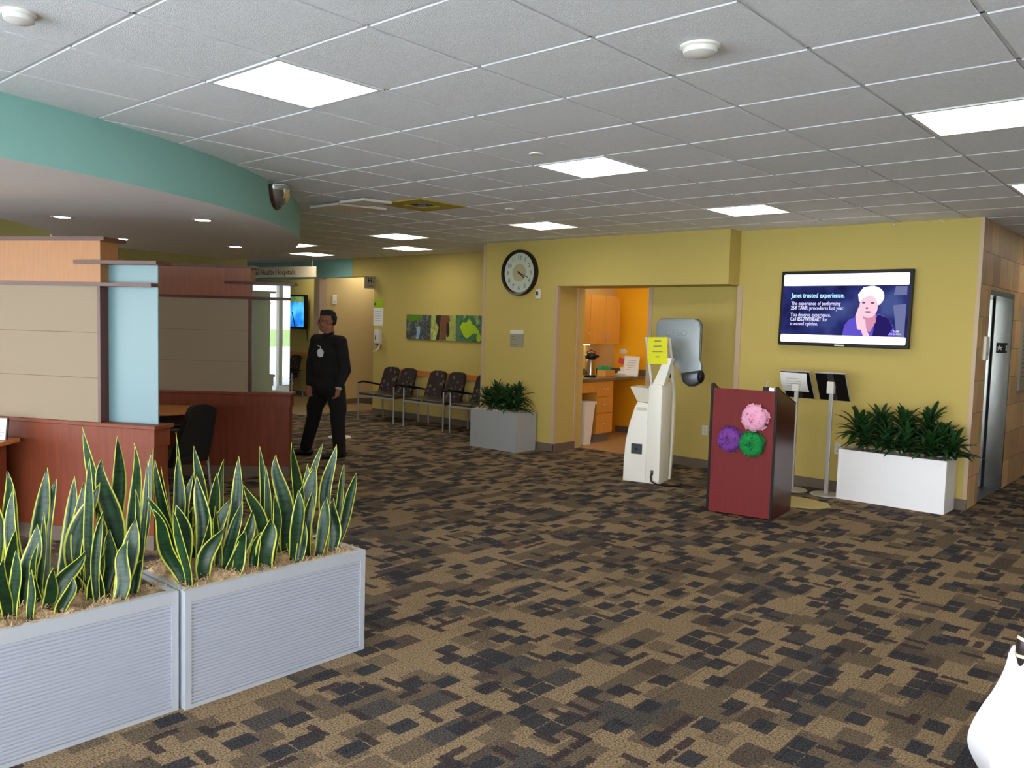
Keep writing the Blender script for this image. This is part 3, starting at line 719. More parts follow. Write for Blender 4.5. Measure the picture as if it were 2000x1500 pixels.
# three canvas prints
def canvas(xc, label, material, extra, dz=0.0):
    t = thing('canvas_print', label, 'picture', (xc, FW, 1.555 + dz), 0, 'three nature canvases above the chairs')
    c = part('canvas', material, t, -.292, .292, -.03, 0, -.205, .205)
    for n_, pts, mt in extra:
        m = MB(); m.prism([(a, b) for a, b in pts], -.0312, -.03); m.build(n_, mt, c)
    return t
def E2(cx, cy, rx, ry, n=24, wob=0, k=3): return [(cx + rx * (1 + wob * math.sin(k * a)) * math.cos(a), cy + ry * (1 + wob * math.sin(k * a)) * math.sin(a)) for a in [2 * PI * q / n for q in range(n)]]
canvas(-10.262, 'leftmost of the three canvases, dark stream with mossy rocks', 'photo_stream', [('moss_patch', [(-.28, .2), (.1, .2), (.05, .12), (-.1, .1), (-.2, .08), (-.28, .12)], 'moss_print'), ('water_streak', [(-.04, .0), (.04, .01), (.05, -.08), (.02, -.2), (-.05, -.2), (-.03, -.1)], 'water_print')])
canvas(-9.665, 'middle of the three canvases, brown tree trunk against yellow-green', 'photo_bark', [('trunk', [(-.06, .2), (.14, .2), (.16, .12), (.09, .05), (.07, -.2), (-.07, -.2)], 'bark_print'), ('hollow', E2(.11, -.03, .035, .12), 'bark_dark_print'), ('branch', [(-.16, .2), (-.06, .2), (-.07, .0), (-.08, -.2), (-.17, -.2), (-.10, .0), (-.18, .1)], 'bark_dark_print')])
canvas(-9.066, 'rightmost of the three canvases, bright green leaf', 'photo_leaf', [('leaf', [(-.22, .02), (-.16, .10), (-.08, .09), (-.02, .15), (.04, .10), (.06, .06), (.12, .05), (.2, -.04), (.22, -.09), (.1, -.07), (.03, -.1), (-.05, -.16), (-.13, -.12)], 'leaf_print'), ('leaf', E2(.2, -.14, .05, .06), 'leaf_print')])

# notices, dispenser, restroom sign
t = thing('notice', 'lime and white paper notice on the yellow wall above the hand dispenser', 'notice', (-11.32, FW, 1.78))
part('header', 'lime', t, -.135, .135, -.008, 0, .09, .23, bev=.003); part('sheet', 'white_paper', t, -.13, .13, -.008, 0, -.225, .088)
MB().cyl((-.085, -.0095, .15), (-.085, -.008, .15), .026).build('emblem', 'ink', t)
for k in range(5): part('text_line', 'light_ink', t, -.09, .09 - .03 * (k % 2), -.0095, -.008, .02 - k * .04, .028 - k * .04)
t = thing('hand_sanitizer_dispenser', 'white hand sanitizer dispenser with drip tray on the wall by the hall', 'dispenser', (-11.27, FW, 1.36))
part('backplate', 'white_plastic', t, -.10, .06, -.05, 0, -.13, .11, bev=.012); MB().box(-.05, .075, -.115, -.04, -.12, .135, bev=.03, seg=3).build('tank_cover', 'white_plastic', t)
part('level_window', 'black_plastic', t, .005, .022, -.118, -.112, -.05, .03); part('level_window', 'black_plastic', t, -.085, -.07, -.053, -.048, -.05, .03)
part('nozzle', 'mid_grey', t, -.01, .03, -.1, -.05, -.15, -.12); m = MB(); m.tube([(.02, -.03, -.13), (.03, -.06, -.2), (.0, -.1, -.245), (-.05, -.12, -.255)], [.018, .018, .014, .008]); m.build('drip_tray', 'white_plastic', t, smooth=True)
t = thing('restroom_sign', 'grey blade restroom sign projecting from the wall corner by the hall', 'sign', (-11.43, FW, 2.30))
part('panel', 'grey_plate', t, -.012, .012, -.235, 0, -.105, .105, bev=.003)
for yy_ in (-.15, -.095):
    m = MB(); m.M = Matrix.Translation((.012, yy_, .03)); m.ball((0, 0, .036), (.002, .011, .011)); m.prism([(-.012, .022), (.012, .022), (.018, -.012), (.006, -.015), (.006, -.045), (-.006, -.045), (-.006, -.015), (-.018, -.012)], -.002, .002, plane='yz'); m.build('figure', 'black_plastic', t)
m = MB(); m.box(.012, .0135, -.065, -.03, .0, .02); m.build('arrow', 'sign_ink', t); m = MB(); m.box(.012, .0135, -.18, -.05, -.07, -.05); m.build('lettering', 'sign_ink', t)
t = thing('wall_phone_jack', 'small cream oval device high on the beige hall wall', 'wall device', (-13.05, 9.67, 2.02)); part('housing', 'cream_plastic', t, 0, .03, -.05, .05, -.09, .09, bev=.012); MB().cyl((.03, 0, -.04), (.036, 0, -.04), .015).build('button', 'smoke_white', t)

# hanging curved sign
t = thing('hanging_sign', 'curved cream sign with dark lettering hung from the ceiling by wires', 'sign', (0, 0, 0))
A0, A1, SRAD = (-16.2, 8.62), (-12.33, 8.72), 9.0
n = 24; mx_, my_ = (A0[0] + A1[0]) / 2, (A0[1] + A1[1]) / 2
def sgn(u, off=0.0):
    x = A0[0] + (A1[0] - A0[0]) * u; y = A0[1] + (A1[1] - A0[1]) * u - .22 * (1 - (2 * u - 1) ** 2)
    return (x, y - off)
ZB = lambda u: 2.43
m = MB()
for k in range(n):
    a, b = sgn(k / n), sgn((k + 1) / n); a2, b2 = sgn(k / n, -.03), sgn((k + 1) / n, -.03)
    for q in (((a[0], a[1], 2.38), (b[0], b[1], 2.38), (b[0], b[1], 2.565), (a[0], a[1], 2.565)), ((a2[0], a2[1], 2.38), (b2[0], b2[1], 2.38), (b2[0], b2[1], 2.565), (a2[0], a2[1], 2.565)),
              ((a[0], a[1], 2.38), (b[0], b[1], 2.38), (b2[0], b2[1], 2.38), (a2[0], a2[1], 2.38)), ((a[0], a[1], 2.565), (b[0], b[1], 2.565), (b2[0], b2[1], 2.565), (a2[0], a2[1], 2.565))): m.poly(q)
e0, e1 = sgn(1), sgn(1, -.03); m.poly(((e0[0], e0[1], 2.38), (e1[0], e1[1], 2.38), (e1[0], e1[1], 2.565), (e0[0], e0[1], 2.565)))
m.build('panel', 'sign_cream', t)
tx = text_mesh('lettering', 'Spectrum Health Hospitals', .135, 'sign_ink', Matrix.Identity(4), t, extrude=.002, bold=.001)
w_ = max(v.co.x for v in tx.data.vertices)
for v in tx.data.vertices:
    u = .505 + (v.co.x / w_) * .38; p = sgn(u, .004); v.co = Vector((p[0], p[1] - v.co.z, 2.425 + v.co.y))
for u in (.02, .98): p = sgn(u); MB().cyl((p[0], p[1] + .015, 2.56), (p[0], p[1] + .015, CE), .004, seg=6).build('wire', 'alu', t)

# waiting room television
t = thing('waiting_room_television', 'black television showing blue water on the far waiting room wall', 'television', (-15.1, 10.3, 1.78))
part('housing', 'black_plastic', t, -.62, .42, -.16, -.08, -.36, .36, bev=.01)
s_ = part('screen', 'scr_water', t, -.59, .38, -.163, -.159, -.31, .32); m = MB(); m.box(-.59, .38, -.1645, -.163, .2, .32); m.build('picture_shape', 'scr_green', s_)
m = MB(); m.prism([(-.05, .0), (-.02, .0), (.1, -.31), (.06, -.31)], -.1645, -.163); m.build('picture_shape', 'dark_grey', s_)
part('wall_arm', 'black_plastic', t, -.1, .1, -.08, 0, -.15, .15); m = MB(); m.tube([(.3, -.05, -.36), (.33, -.03, -.45), (.31, -.02, -.5), (.34, -.015, -.62)], .008); m.build('cable', 'black_plastic', t)

# ================================================================== DESK PARTITIONS
def partition(x, y, ang, L, s_post, label, glass, header, rail2, swivel=0.0):
    t = thing('desk_partition', label, 'desk partition', (x, y, 0), ang)
    W = .17
    part('toe_kick', 'base_rubber', t, -L, -.02, .02, W - .02, 0, .106)
    part('base_panel', 'red_wood', t, -L, -.012, .012, W - .012, .106, .722)
    part('apron', 'red_wood', t, -L, 0, 0, W, .722, .845)
    part('cap', 'red_wood', t, -L, .02, -.02, W + .02, .845, .872, bev=.004)
    part('post', 'dark_wood', t, -s_post - .022, -s_post, 0, W, .872, 1.815)
    m = MB().box(-L, -s_post - .022, .006, W - .006, .872, 1.178).box(-L, -s_post - .022, .006, W - .006, 1.182, 1.492).box(-L, -s_post - .022, .006, W - .006, 1.496, 1.815)
    f = m.build('fabric_panel', 'panel_fabric', t)
    m = MB().box(-L, -s_post - .023, .010, W - .010, 1.178, 1.182).box(-L, -s_post - .023, .010, W - .010, 1.492, 1.496); m.build('seam', 'seam_grey', f)
    part('header_panel', header, t, -L, -s_post + .004, 0, W, 1.84, 2.125)
    part('top_cap', 'dark_wood', t, -L, -s_post + .05, -.02, W + .03, 2.125, 2.15)
    m = MB().box(-L, -s_post - .0, -.014, W + .014, 1.815, 1.84).box(-s_post, -.012, -.014, .06, 1.815, 1.84); m.build('horizontal_rail', 'dark_wood', t)
    m = MB().box(rail2[0], rail2[1], -.03, -.001, 1.966, 1.99).box(-s_post + .005, rail2[1], -.001, .13, 1.966, 1.99); m.build('horizontal_rail', 'dark_wood', t)
    m = MB(); m.M = Matrix.Translation(((-s_post - .03) / 2, .086, 0)) @ Matrix.Rotation(swivel, 4, 'Z'); q = (s_post - .03) / 2; m.box(-q, q, -.006, .006, .872, 1.966); m.build('glass_panel', glass, t)
    return t
A1_, A2_ = math.radians(27), math.radians(44)
partition(-5.522, 2.613, A1_, 2.6, .43, 'near reception partition with maple header and pale blue frosted glass end', 'frost_glass', 'maple_wood', (-.62, .04))
partition(-7.258, 4.848, A2_, 2.4, .405, 'far reception partition with maple header darkened for shade and greenish reflecting glass end', 'glass_green', 'maple_shaded', (-.66, .04), math.radians(6))

# desk counters, sign, office chair
t = thing('desk_counter', 'orange wood desk top at the left edge in front of the near partition', 'desk', (-6.30, 2.03, 0), A1_)
m = MB(); m.prism([(-1.6, -.46), (-.12, -.46), (-.02, -.40), (.02, -.30), (-.09, .10), (-1.6, .16)], .705, .735, plane='xy', bev=.006); m.build('top', 'counter_wood', t)
part('modesty_panel', 'red_wood', t, -1.6, -.14, -.30, -.28, .08, .705); part('leg_panel', 'red_wood', t, -.16, -.13, -.30, .02, 0, .705)
t = thing('desk_counter', 'orange wood desk top behind the office chair at the far partition', 'desk', (-7.66, 3.93, 0), A2_)
m = MB(); m.prism([(-1.5, -.50), (-.1, -.50), (.06, -.40), (.12, -.25), (.12, .28), (-1.5, .28)], .705, .735, plane='xy', bev=.006); m.build('top', 'counter_wood', t)
part('leg_panel', 'red_wood', t, -.9, -.87, -.35, .25, 0, .705); part('keyboard_tray', 'black_matte', t, -.8, .0, -.42, .1, .62, .70)
t = thing('sign_holder', 'white desk sign in a dark holder at the left edge on the near desk', 'sign holder', (-6.415, 1.915, .735), A1_ + .22)
m = MB(); m.M = Matrix.Rotation(math.radians(-9), 4, 'X')
m.box(-.16, .085, 0, .010, 0, .155).build('holder', 'black_plastic', t)
m = MB(); m.M = Matrix.Rotation(math.radians(-9), 4, 'X'); m.box(-.155, .075, -.003, 0, .004, .152).build('card', 'white_paper', t)
for k, (w0, w1) in enumerate(((-.1, .04), (-.12, .065), (-.1, .05))):
    m = MB(); m.M = Matrix.Rotation(math.radians(-9), 4, 'X'); m.box(w0, w1, -.0045, -.003, .07 - k * .02, .078 - k * .02).build('text_line', 'light_ink', t)

t = thing('office_chair', 'dark reception chair with tube arms behind the snake plants', 'chair', (-6.706, 3.268, 0), math.radians(25.6))
def curved_back(w, h, th, z0, lean, mat_, name, par, y0=0, round_=.06, bow=.03):
    m = MB(); nx, nz = 10, 10
    def pt(i, k, side):
        u = -1 + 2 * i / nx; v = k / nz
        ww = w / 2 * (1 - .10 * v) * (1 - .16 * max(0, (v - .85) / .15) ** 2)
        x = u * ww; y = y0 + lean * v + bow * (u * u - 1) * -1 + side * th; z = z0 + h * v - round_ * max(0, abs(u) - .65) / .35 * (1 if v > .5 else 0) * v * .6
        return (x, y, z)
    for side in (0, 1):
        for i in range(nx):
            for k in range(nz): m.poly([pt(i, k, side), pt(i + 1, k, side), pt(i + 1, k + 1, side), pt(i, k + 1, side)])
    for i in range(nx):
        for k in (0, nz): m.poly([pt(i, k, 0), pt(i + 1, k, 0), pt(i + 1, k, 1), pt(i, k, 1)])
    for k in range(nz):
        for i in (0, nx): m.poly([pt(i, k, 0), pt(i, k + 1, 0), pt(i, k + 1, 1), pt(i, k, 1)])
    return m.build(name, mat_, par, smooth=True, angle=50)
# chair faces local -x (towards the desk); backrest at +x
def office():
    m = MB(); m.M = Matrix.Rotation(PI / 2, 4, 'Z')
    # back profile: built in a rotated frame
    nx, nz = 8, 8
    def pt(i, k, s):
        u = -1 + 2 * i / nx; v = k / nz; w = .23 * (1 - .25 * v * v)
        return (u * w, -.20 - .13 * v + .035 * (1 - u * u) - s * .045, .40 + .50 * v - .05 * (abs(u) ** 3) * v)
    for s in (0, 1):
        for i in range(nx):
            for k in range(nz): m.poly([pt(i, k, s), pt(i + 1, k, s), pt(i + 1, k + 1, s), pt(i, k + 1, s)])
    for i in range(nx):
        for k in (0, nz): m.poly([pt(i, k, 0), pt(i + 1, k, 0), pt(i + 1, k, 1), pt(i, k, 1)])
    for k in range(nz):
        for i in (0, nx): m.poly([pt(i, k, 0), pt(i, k + 1, 0), pt(i, k + 1, 1), pt(i, k, 1)])
    m.build('backrest', 'black_matte', t, smooth=True, angle=50)
    MB().box(-.26, .24, -.24, .24, .40, .47, bev=.025, seg=3).build('seat', 'black_matte', t)
    for s in (-1, 1):
        m = MB(); m.tube([(-.24, s * .27, .0), (-.23, s * .27, .55), (-.19, s * .27, .63), (.12, s * .27, .66), (.19, s * .27, .62), (.26, s * .27, .0)], .013, seg=10); m.build('leg', 'chair_metal', t, smooth=True)
        m = MB(); m.tube([(-.2, s * .27, .655), (.14, s * .27, .68)], .02, seg=10); m.build('armrest', 'black_plastic', t, smooth=True)
    m = MB(); m.tube([(.15, -.27, .40), (.15, .27, .40)], .011); m.tube([(-.15, -.27, .40), (-.15, .27, .40)], .011); m.build('crossbar', 'chair_metal', t)
office()

# ================================================================== SNAKE PLANT PLANTERS
def planter(y0, y1, x1, depth, label):
    t = thing('planter_box', label, 'planter', (x1, (y0 + y1) / 2, 0), 0, None)
    L = (y1 - y0) / 2 - .004; H = .497; fr = .028
    m = MB()
    m.box(-depth, -.014, -L, -L + .012, 0, H).box(-depth, -.014, L - .012, L, 0, H).box(-depth, -depth + .012, -L + .012, L - .012, 0, H).box(-depth + .012, -.014, -L + .012, L - .012, 0, .03)
    m.box(-.016, -.012, -L + .012, L - .012, 0, H)
    m.build('box', 'silver_paint', t)
    m = MB().box(-.014, 0, -L, -L + fr, 0, H).box(-.014, 0, L - fr, L, 0, H).box(-.014, 0, -L + fr, L - fr, H - .045, H).box(-.014, 0, -L + fr, L - fr, 0, .018)
    m.box(-.04, .0, -L, L, H, H + .004).box(-depth, -depth + .03, -L, L, H, H + .004).box(-depth + .03, -.04, L - .03, L, H, H + .004).box(-depth + .03, -.04, -L, -L + .03, H, H + .004)
    m.build('frame', 'silver_paint', t)
    prof = []; n = 29; z0, z1 = .018, H - .045; dz = (z1 - z0) / n
    m = MB(); pts = []
    for k in range(n):
        z = z0 + k * dz
        for f, x in ((0, -.0135), (.30, -.0135), (.42, -.003), (.86, -.003), (.98, -.0135)): pts.append((x, z + f * dz))
    pts.append((-.0135, z1)); 
    v0 = [m.bm.verts.new((x, -L + fr, z)) for x, z in pts]; v1 = [m.bm.verts.new((x, L - fr, z)) for x, z in pts]
    for k in range(len(pts) - 1): m.bm.faces.new((v0[k], v1[k], v1[k + 1], v0[k + 1]))
    m.build('ribbed_panel', 'silver_ridges', t)
    return t
P_ANG = 0
planter(1.622, 2.560, -3.168, .40, 'silver ribbed planter box nearest the open floor, right one of the two long boxes')
planter(.665, 1.616, -3.196, .40, 'silver ribbed planter box cut by the left edge of the picture')
def moss(x0, x1, y0, y1, z, label, material, name='moss', strands=2600, amp=.03, mound=0):
    rnd = random.Random(int(abs(y0) * 1000) + 3); bm = bmesh.new(); nx, ny = 22, 50
    def hgt(x, y): return z + amp * (.5 * math.sin(x * 37 + y * 11) + .5 * math.sin(y * 29 - x * 17) + .6 * math.sin(y * 7.3)) * .5 * min(1, min(x - x0, x1 - x) / .05 + .15) + mound * math.exp(-((y - (y0 + .13)) / .12) ** 2) * min(1, max(0, x1 - .04 - x) / .12)
    g = [[bm.verts.new((x0 + (x1 - x0) * i / nx, y0 + (y1 - y0) * j / ny, hgt(x0 + (x1 - x0) * i / nx, y0 + (y1 - y0) * j / ny) + rnd.uniform(-.006, .006) - (.02 if i in (0, nx) or j in (0, ny) else 0))) for j in range(ny + 1)] for i in range(nx + 1)]
    for i in range(nx):
        for j in range(ny): bm.faces.new((g[i][j], g[i + 1][j], g[i + 1][j + 1], g[i][j + 1]))
    for _ in range(strands):
        x, y = rnd.uniform(x0 + .004, x1 - .004), rnd.uniform(y0 + .01, y1 - .01); h = hgt(x, y); a = rnd.uniform(0, 2 * PI); L = rnd.uniform(.02, .06); w = rnd.uniform(.0008, .0018)
        prev = None; cx, cy, cz = x, y, h - .004; b = rnd.uniform(-1.2, 1.2)
        for k in range(5):
            n1 = (cx - w * math.sin(a), cy + w * math.cos(a), cz); n2 = (cx + w * math.sin(a), cy - w * math.cos(a), cz + w)
            cur = (bm.verts.new(n1), bm.verts.new(n2))
            if prev: bm.faces.new((prev[0], prev[1], cur[1], cur[0]))
            prev = cur; cx += math.cos(a) * L / 4; cy += math.sin(a) * L / 4; a += b; cz = h - .004 + .022 * math.sin(PI * (k + 1) / 5) * rnd.uniform(.4, 1.1)
            cx = min(max(cx, x0 + .002), x1 - .002)
    me = bpy.data.meshes.new(name); bm.to_mesh(me); bm.free(); me.materials.append(MATS[material]); o = bpy.data.objects.new(name, me); COL.objects.link(o)
    return tag(o, label, 'moss', kind='stuff')
moss(-3.552, -3.186, 1.64, 2.54, .492, 'dry beige moss filling the right silver planter box', 'moss_beige', mound=.05, amp=.035)
moss(-3.58, -3.214, .69, 1.60, .492, 'dry beige moss filling the left silver planter box', 'moss_beige', amp=.05)
LEAF_A = [(-3.47, 1.129, 1.052, 1.021, 0.054, 0.016), (-3.428, 1.05, 1.076, 0.965, 0.035, 0.0), (-3.355, 0.993, 1.072, 0.821, 0.041, -0.017), (-3.351, 1.092, 1.14, 0.828, 0.054, -0.01), (-3.469, 1.114, 1.222, 1.018, 0.045, 0.013), (-3.393, 1.15, 1.174, 0.865, 0.023, 0.0), (-3.457, 1.026, 1.024, 0.934, 0.052, 0.004), (-3.313, 1.027, 1.015, 0.727, 0.039, 0.0), (-3.484, 1.003, 1.01, 0.993, 0.052, -0.009), (-3.299, 1.038, 1.049, 0.758, 0.034, -0.005)]
LEAF_B = [(-3.469, 1.222, 1.24, 0.974, 0.048, -0.016), (-3.457, 1.238, 1.32, 0.973, 0.054, 0.013), (-3.438, 1.313, 1.327, 0.949, 0.043, 0.0), (-3.439, 1.322, 1.375, 0.953, 0.054, -0.021), (-3.307, 1.095, 1.267, 0.714, 0.047, 0.021), (-3.423, 1.372, 1.368, 0.823, 0.052, 0.0), (-3.384, 1.399, 1.442, 0.748, 0.045, -0.017), (-3.325, 1.444, 1.512, 0.627, 0.042, 0.01), (-3.306, 1.151, 1.185, 0.66, 0.04, -0.005), (-3.252, 1.164, 1.222, 0.628, 0.035, 0.007), (-3.272, 1.099, 1.101, 0.676, 0.026, -0.007)]
LEAF_C = [(-3.478, 1.461, 1.356, 1.169, 0.037, 0.021), (-3.467, 1.482, 1.501, 1.118, 0.048, -0.014), (-3.464, 1.52, 1.534, 1.092, 0.045, 0.008), (-3.435, 1.474, 1.442, 1.031, 0.061, -0.015), (-3.391, 1.344, 1.339, 1.057, 0.031, -0.006), (-3.437, 1.51, 1.637, 1.057, 0.067, 0.016), (-3.421, 1.553, 1.58, 1.015, 0.021, 0.0), (-3.307, 1.408, 1.502, 0.796, 0.055, 0.011), (-3.34, 1.479, 1.497, 0.915, 0.019, 0.004), (-3.319, 1.351, 1.37, 0.847, 0.027, -0.007), (-3.245, 1.355, 1.437, 0.733, 0.046, 0.013)]
LEAF_D = [(-3.42, 1.747, 1.615, 1.015, 0.039, -0.008), (-3.34, 1.696, 1.556, 0.877, 0.042, 0.012), (-3.289, 1.698, 1.526, 0.822, 0.057, 0.019), (-3.438, 1.78, 1.727, 1.123, 0.02, 0.006), (-3.426, 1.718, 1.74, 1.019, 0.04, -0.022), (-3.426, 1.848, 1.804, 1.057, 0.037, 0.008), (-3.393, 1.733, 1.767, 0.952, 0.03, -0.008), (-3.325, 1.714, 1.672, 0.833, 0.055, -0.004), (-3.402, 1.907, 2.004, 0.994, 0.049, 0.015), (-3.388, 1.872, 1.925, 0.987, 0.033, 0.004), (-3.322, 1.819, 1.921, 0.823, 0.05, -0.023), (-3.306, 1.837, 1.967, 0.806, 0.048, 0.019), (-3.27, 1.812, 2.003, 0.762, 0.042, 0.017), (-3.238, 1.838, 1.934, 0.689, 0.055, 0.023), (-3.277, 1.773, 1.832, 0.718, 0.052, -0.018), (-3.334, 1.766, 1.787, 0.939, 0.05, 0.01), (-3.264, 1.693, 1.607, 0.826, 0.034, 0.013), (-3.285, 1.74, 1.798, 0.763, 0.044, -0.008), (-3.353, 1.836, 1.863, 0.938, 0.045, 0.008), (-3.38, 1.695, 1.635, 0.986, 0.029, 0.0)]
LEAF_E = [(-3.417, 2.218, 2.138, 1.023, 0.028, -0.015), (-3.326, 2.147, 2.018, 0.875, 0.046, -0.019), (-3.405, 2.135, 2.146, 0.931, 0.028, 0.007), (-3.24, 2.047, 2.037, 0.728, 0.063, -0.013), (-3.396, 2.263, 2.227, 0.979, 0.055, -0.018), (-3.412, 2.353, 2.297, 1.033, 0.052, -0.016), (-3.437, 2.356, 2.483, 1.012, 0.03, -0.019), (-3.363, 2.32, 2.409, 0.91, 0.064, -0.011), (-3.415, 2.473, 2.529, 0.999, 0.047, 0.014), (-3.375, 2.494, 2.644, 0.846, 0.041, 0.022), (-3.293, 2.433, 2.479, 0.749, 0.05, 0.009), (-3.384, 2.471, 2.582, 0.897, 0.026, 0.009), (-3.405, 2.335, 2.384, 0.916, 0.046, 0.0), (-3.289, 2.105, 2.115, 0.82, 0.032, 0.009), (-3.297, 2.21, 2.232, 0.825, 0.048, 0.009), (-3.291, 2.35, 2.4, 0.769, 0.045, 0.009), (-3.246, 1.983, 2.017, 0.671, 0.046, -0.01), (-3.258, 2.209, 2.271, 0.67, 0.04, 0.009)]

def sword_leaf(mb, base, tip, w, bend, seed):
    rnd = random.Random(seed); base, tip = Vector(base), Vector(tip)
    mid = base.lerp(tip, .5) + Vector((rnd.uniform(-.03, .04), bend * 2.2 + rnd.uniform(-.035, .035), 0))
    n = 18; pts = bez(base, mid, tip, n)
    yaw0 = rnd.uniform(-.55, .55); tw = rnd.uniform(-.7, .7); view = Vector((.78, -.55, 0)).normalized()
    uvl = mb.bm.loops.layers.uv.verify(); rows = []
    wav = rnd.uniform(0, 6); wamp = rnd.uniform(.02, .09); curl = rnd.uniform(.10, .28); sway = rnd.uniform(-.6, .6)
    for i, p in enumerate(pts):
        s = i / n
        tdir = (pts[min(i + 1, n)] - pts[max(i - 1, 0)]).normalized()
        nrm = Matrix.Rotation(yaw0 + tw * s, 3, 'Z') @ view
        side = tdir.cross(nrm).normalized(); nn = side.cross(tdir).normalized()
        prof = (.42 + .58 * min(1, s / .5) ** .8) * (1 - max(0, (s - .60) / .40) ** 2.3)
        hw = max(w * .5 * prof, .0007)
        row = []
        for k, u in enumerate((-1, -.5, 0, .5, 1)):
            q = p + side * (u * hw) + nn * (curl * w * (u * u - .3)) * prof + nn * (wamp * w * u * math.sin(5 * s + wav)) + side * (w * sway * math.sin(PI * 2 * s + wav) * s)
            row.append((mb.bm.verts.new(q), (u + 1) / 2, s))
        rows.append(row)
    for i in range(n):
        for k in range(4):
            q = (rows[i][k], rows[i][k + 1], rows[i + 1][k + 1], rows[i + 1][k])
            f = mb.bm.faces.new([v[0] for v in q]); f.smooth = True
            for lp, v in zip(f.loops, q): lp[uvl].uv = (v[1], v[2])
def snake_plant(rows, label, extra=0, seed=0):
    m = MB()
    cx = sum(r[0] for r in rows) / len(rows); cy = sum(r[1] for r in rows) / len(rows)
    m_ = []
    for i, (x, yb, yt, zt, w, bd) in enumerate(rows):
        sword_leaf(m, (x - cx, yb - cy, -.04), (x - cx + random.Random(seed + i).uniform(-.02, .02), yt - cy, zt - .47), w * 1.32, bd, seed + i * 13)
    rnd = random.Random(seed + 99)
    for i in range(extra):
        bx, by = rnd.uniform(-.09, .06), rnd.uniform(-.12, .12); h = rnd.uniform(.14, .36)
        sword_leaf(m, (bx, by, -.04), (bx * 1.3 + rnd.uniform(-.03, .03), by * 1.25 + rnd.uniform(-.04, .04), h), rnd.uniform(.034, .052), rnd.uniform(-.02, .02), seed + 500 + i)
    me = bpy.data.meshes.new('leaves'); m.bm.to_mesh(me); m.bm.free(); me.materials.append(MATS['sword_leaf'])
    t = thing('snake_plant', label, 'plant', (cx, cy, .47), 0, 'snake plants in the silver planters')
    o = bpy.data.objects.new('leaves', me); COL.objects.link(o); o.parent = t
    md = o.modifiers.new('thickness', 'SOLIDIFY'); md.thickness = .002; md.offset = 0
    return t
snake_plant(LEAF_A, 'snake plant cut by the left edge of the picture', 3, 10)
snake_plant(LEAF_B, 'snake plant with wide leaves between the left edge plant and the tallest one', 5, 30)
snake_plant(LEAF_C, 'tallest snake plant standing before the near partition base', 4, 50)
snake_plant(LEAF_D, 'bushy snake plant at the left end of the right planter box', 9, 70)
snake_plant(LEAF_E, 'snake plant at the right end of the right planter box, with a curled pale tip', 9, 90)

# ================================================================== LEAFY PLANTERS BY THE WALLS
def leafy(cx, cy, z, heads, label, seed, R=.27, nl=34, lw=.045, spread=1.0, up_=1.0, mat_='dark_leaf'):
    rnd = random.Random(seed); t = thing('leafy_plant', label, 'plant', (cx, cy, z), 0, 'dark green leafy plants in wall planters')
    lf = MB(); stem = MB()
    for (hx, hy, hz) in heads:
        hx += rnd.uniform(-.03, .03); hz += rnd.uniform(-.03, .02)
        stem.tube([(hx * .5, hy * .5, -.06), (hx * .8, hy * .8, hz * .5), (hx, hy, hz + .04)], [.012, .011, .009], seg=7)
        for i in range(nl):
            a = i * 2.39996 + rnd.uniform(-.3, .3); q = i / nl
            el = math.radians(-12 + 82 * q + rnd.uniform(-10, 10)) * up_
            L = R * (1.05 - .25 * q) * rnd.uniform(.72, 1.2)
            d = Vector((math.cos(a) * math.cos(el) * spread, math.sin(a) * math.cos(el) * .8, math.sin(el)))
            b = Vector((hx, hy, hz - .05 + .1 * q)); tip = b + d * L; mid = b + d * L * .5 + Vector((0, 0, .05 * L / .25)) ; tip.z -= rnd.uniform(.0, .09) * (1 - q)
            if tip.z < -.02: tip.z = rnd.uniform(.0, .05)
            if cy + tip.y > CLIPY - .01: tip.y = CLIPY - .012 - cy - rnd.uniform(0, .02); mid.y = min(mid.y, CLIPY - .03 - cy)
            pts = bez(b, mid, tip, 6); prev = None
            for j, p in enumerate(pts):
                s = j / 6; w = lw * .5 * (math.sin(PI * (.12 + .88 * s)) ** .75 if j < 6 else .03)
                td = (pts[min(j + 1, 6)] - pts[max(j - 1, 0)]).normalized(); sd = td.cross(Vector((0, 0, 1)))
                if sd.length < .05: sd = Vector((-math.sin(a), math.cos(a), 0))
                sd.normalize(); nn = sd.cross(td).normalized()
                row = [lf.bm.verts.new(p - sd * w + nn * w * .35), lf.bm.verts.new(p), lf.bm.verts.new(p + sd * w + nn * w * .35)]
                if prev:
                    for k in (0, 1): f = lf.bm.faces.new((prev[k], prev[k + 1], row[k + 1], row[k])); f.smooth = True
                prev = row
    me = bpy.data.meshes.new('leaves'); lf.bm.to_mesh(me); lf.bm.free(); me.materials.append(MATS[mat_]); o = bpy.data.objects.new('leaves', me); COL.objects.link(o); o.parent = t
    md = o.modifiers.new('thickness', 'SOLIDIFY'); md.thickness = .0015; md.offset = 0
    stem.build('stems', 'bark', t, smooth=True)
    return t
def wall_planter(x0, x1, y0, y1, H, m_, label):
    t = thing('planter_box', label, 'planter', ((x0 + x1) / 2, (y0 + y1) / 2, 0)); a, b = (x1 - x0) / 2, (y1 - y0) / 2; w = .018
    m = MB().box(-a, a, -b, -b + w, .0, H, bev=.002).box(-a, a, b - w, b, .0, H).box(-a, -a + w, -b + w, b - w, .0, H).box(a - w, a, -b + w, b - w, 0, H).box(-a + w, a - w, -b + w, b - w, .02, .05)
    m.build('box', m_, t)
    m = MB().box(-a, -a + .012, -b - .003, -b, 0, H).box(a - .012, a, -b - .003, -b, 0, H).box(-a + .012, a - .012, -b - .003, -b, 0, .02); m.build('edge_trim', m_, t)
    return t
CLIPY = 8.655
wall_planter(-2.915, -1.935, 8.27, 8.62, .495, 'white_metal', 'bright white planter box beside the elevator corner')
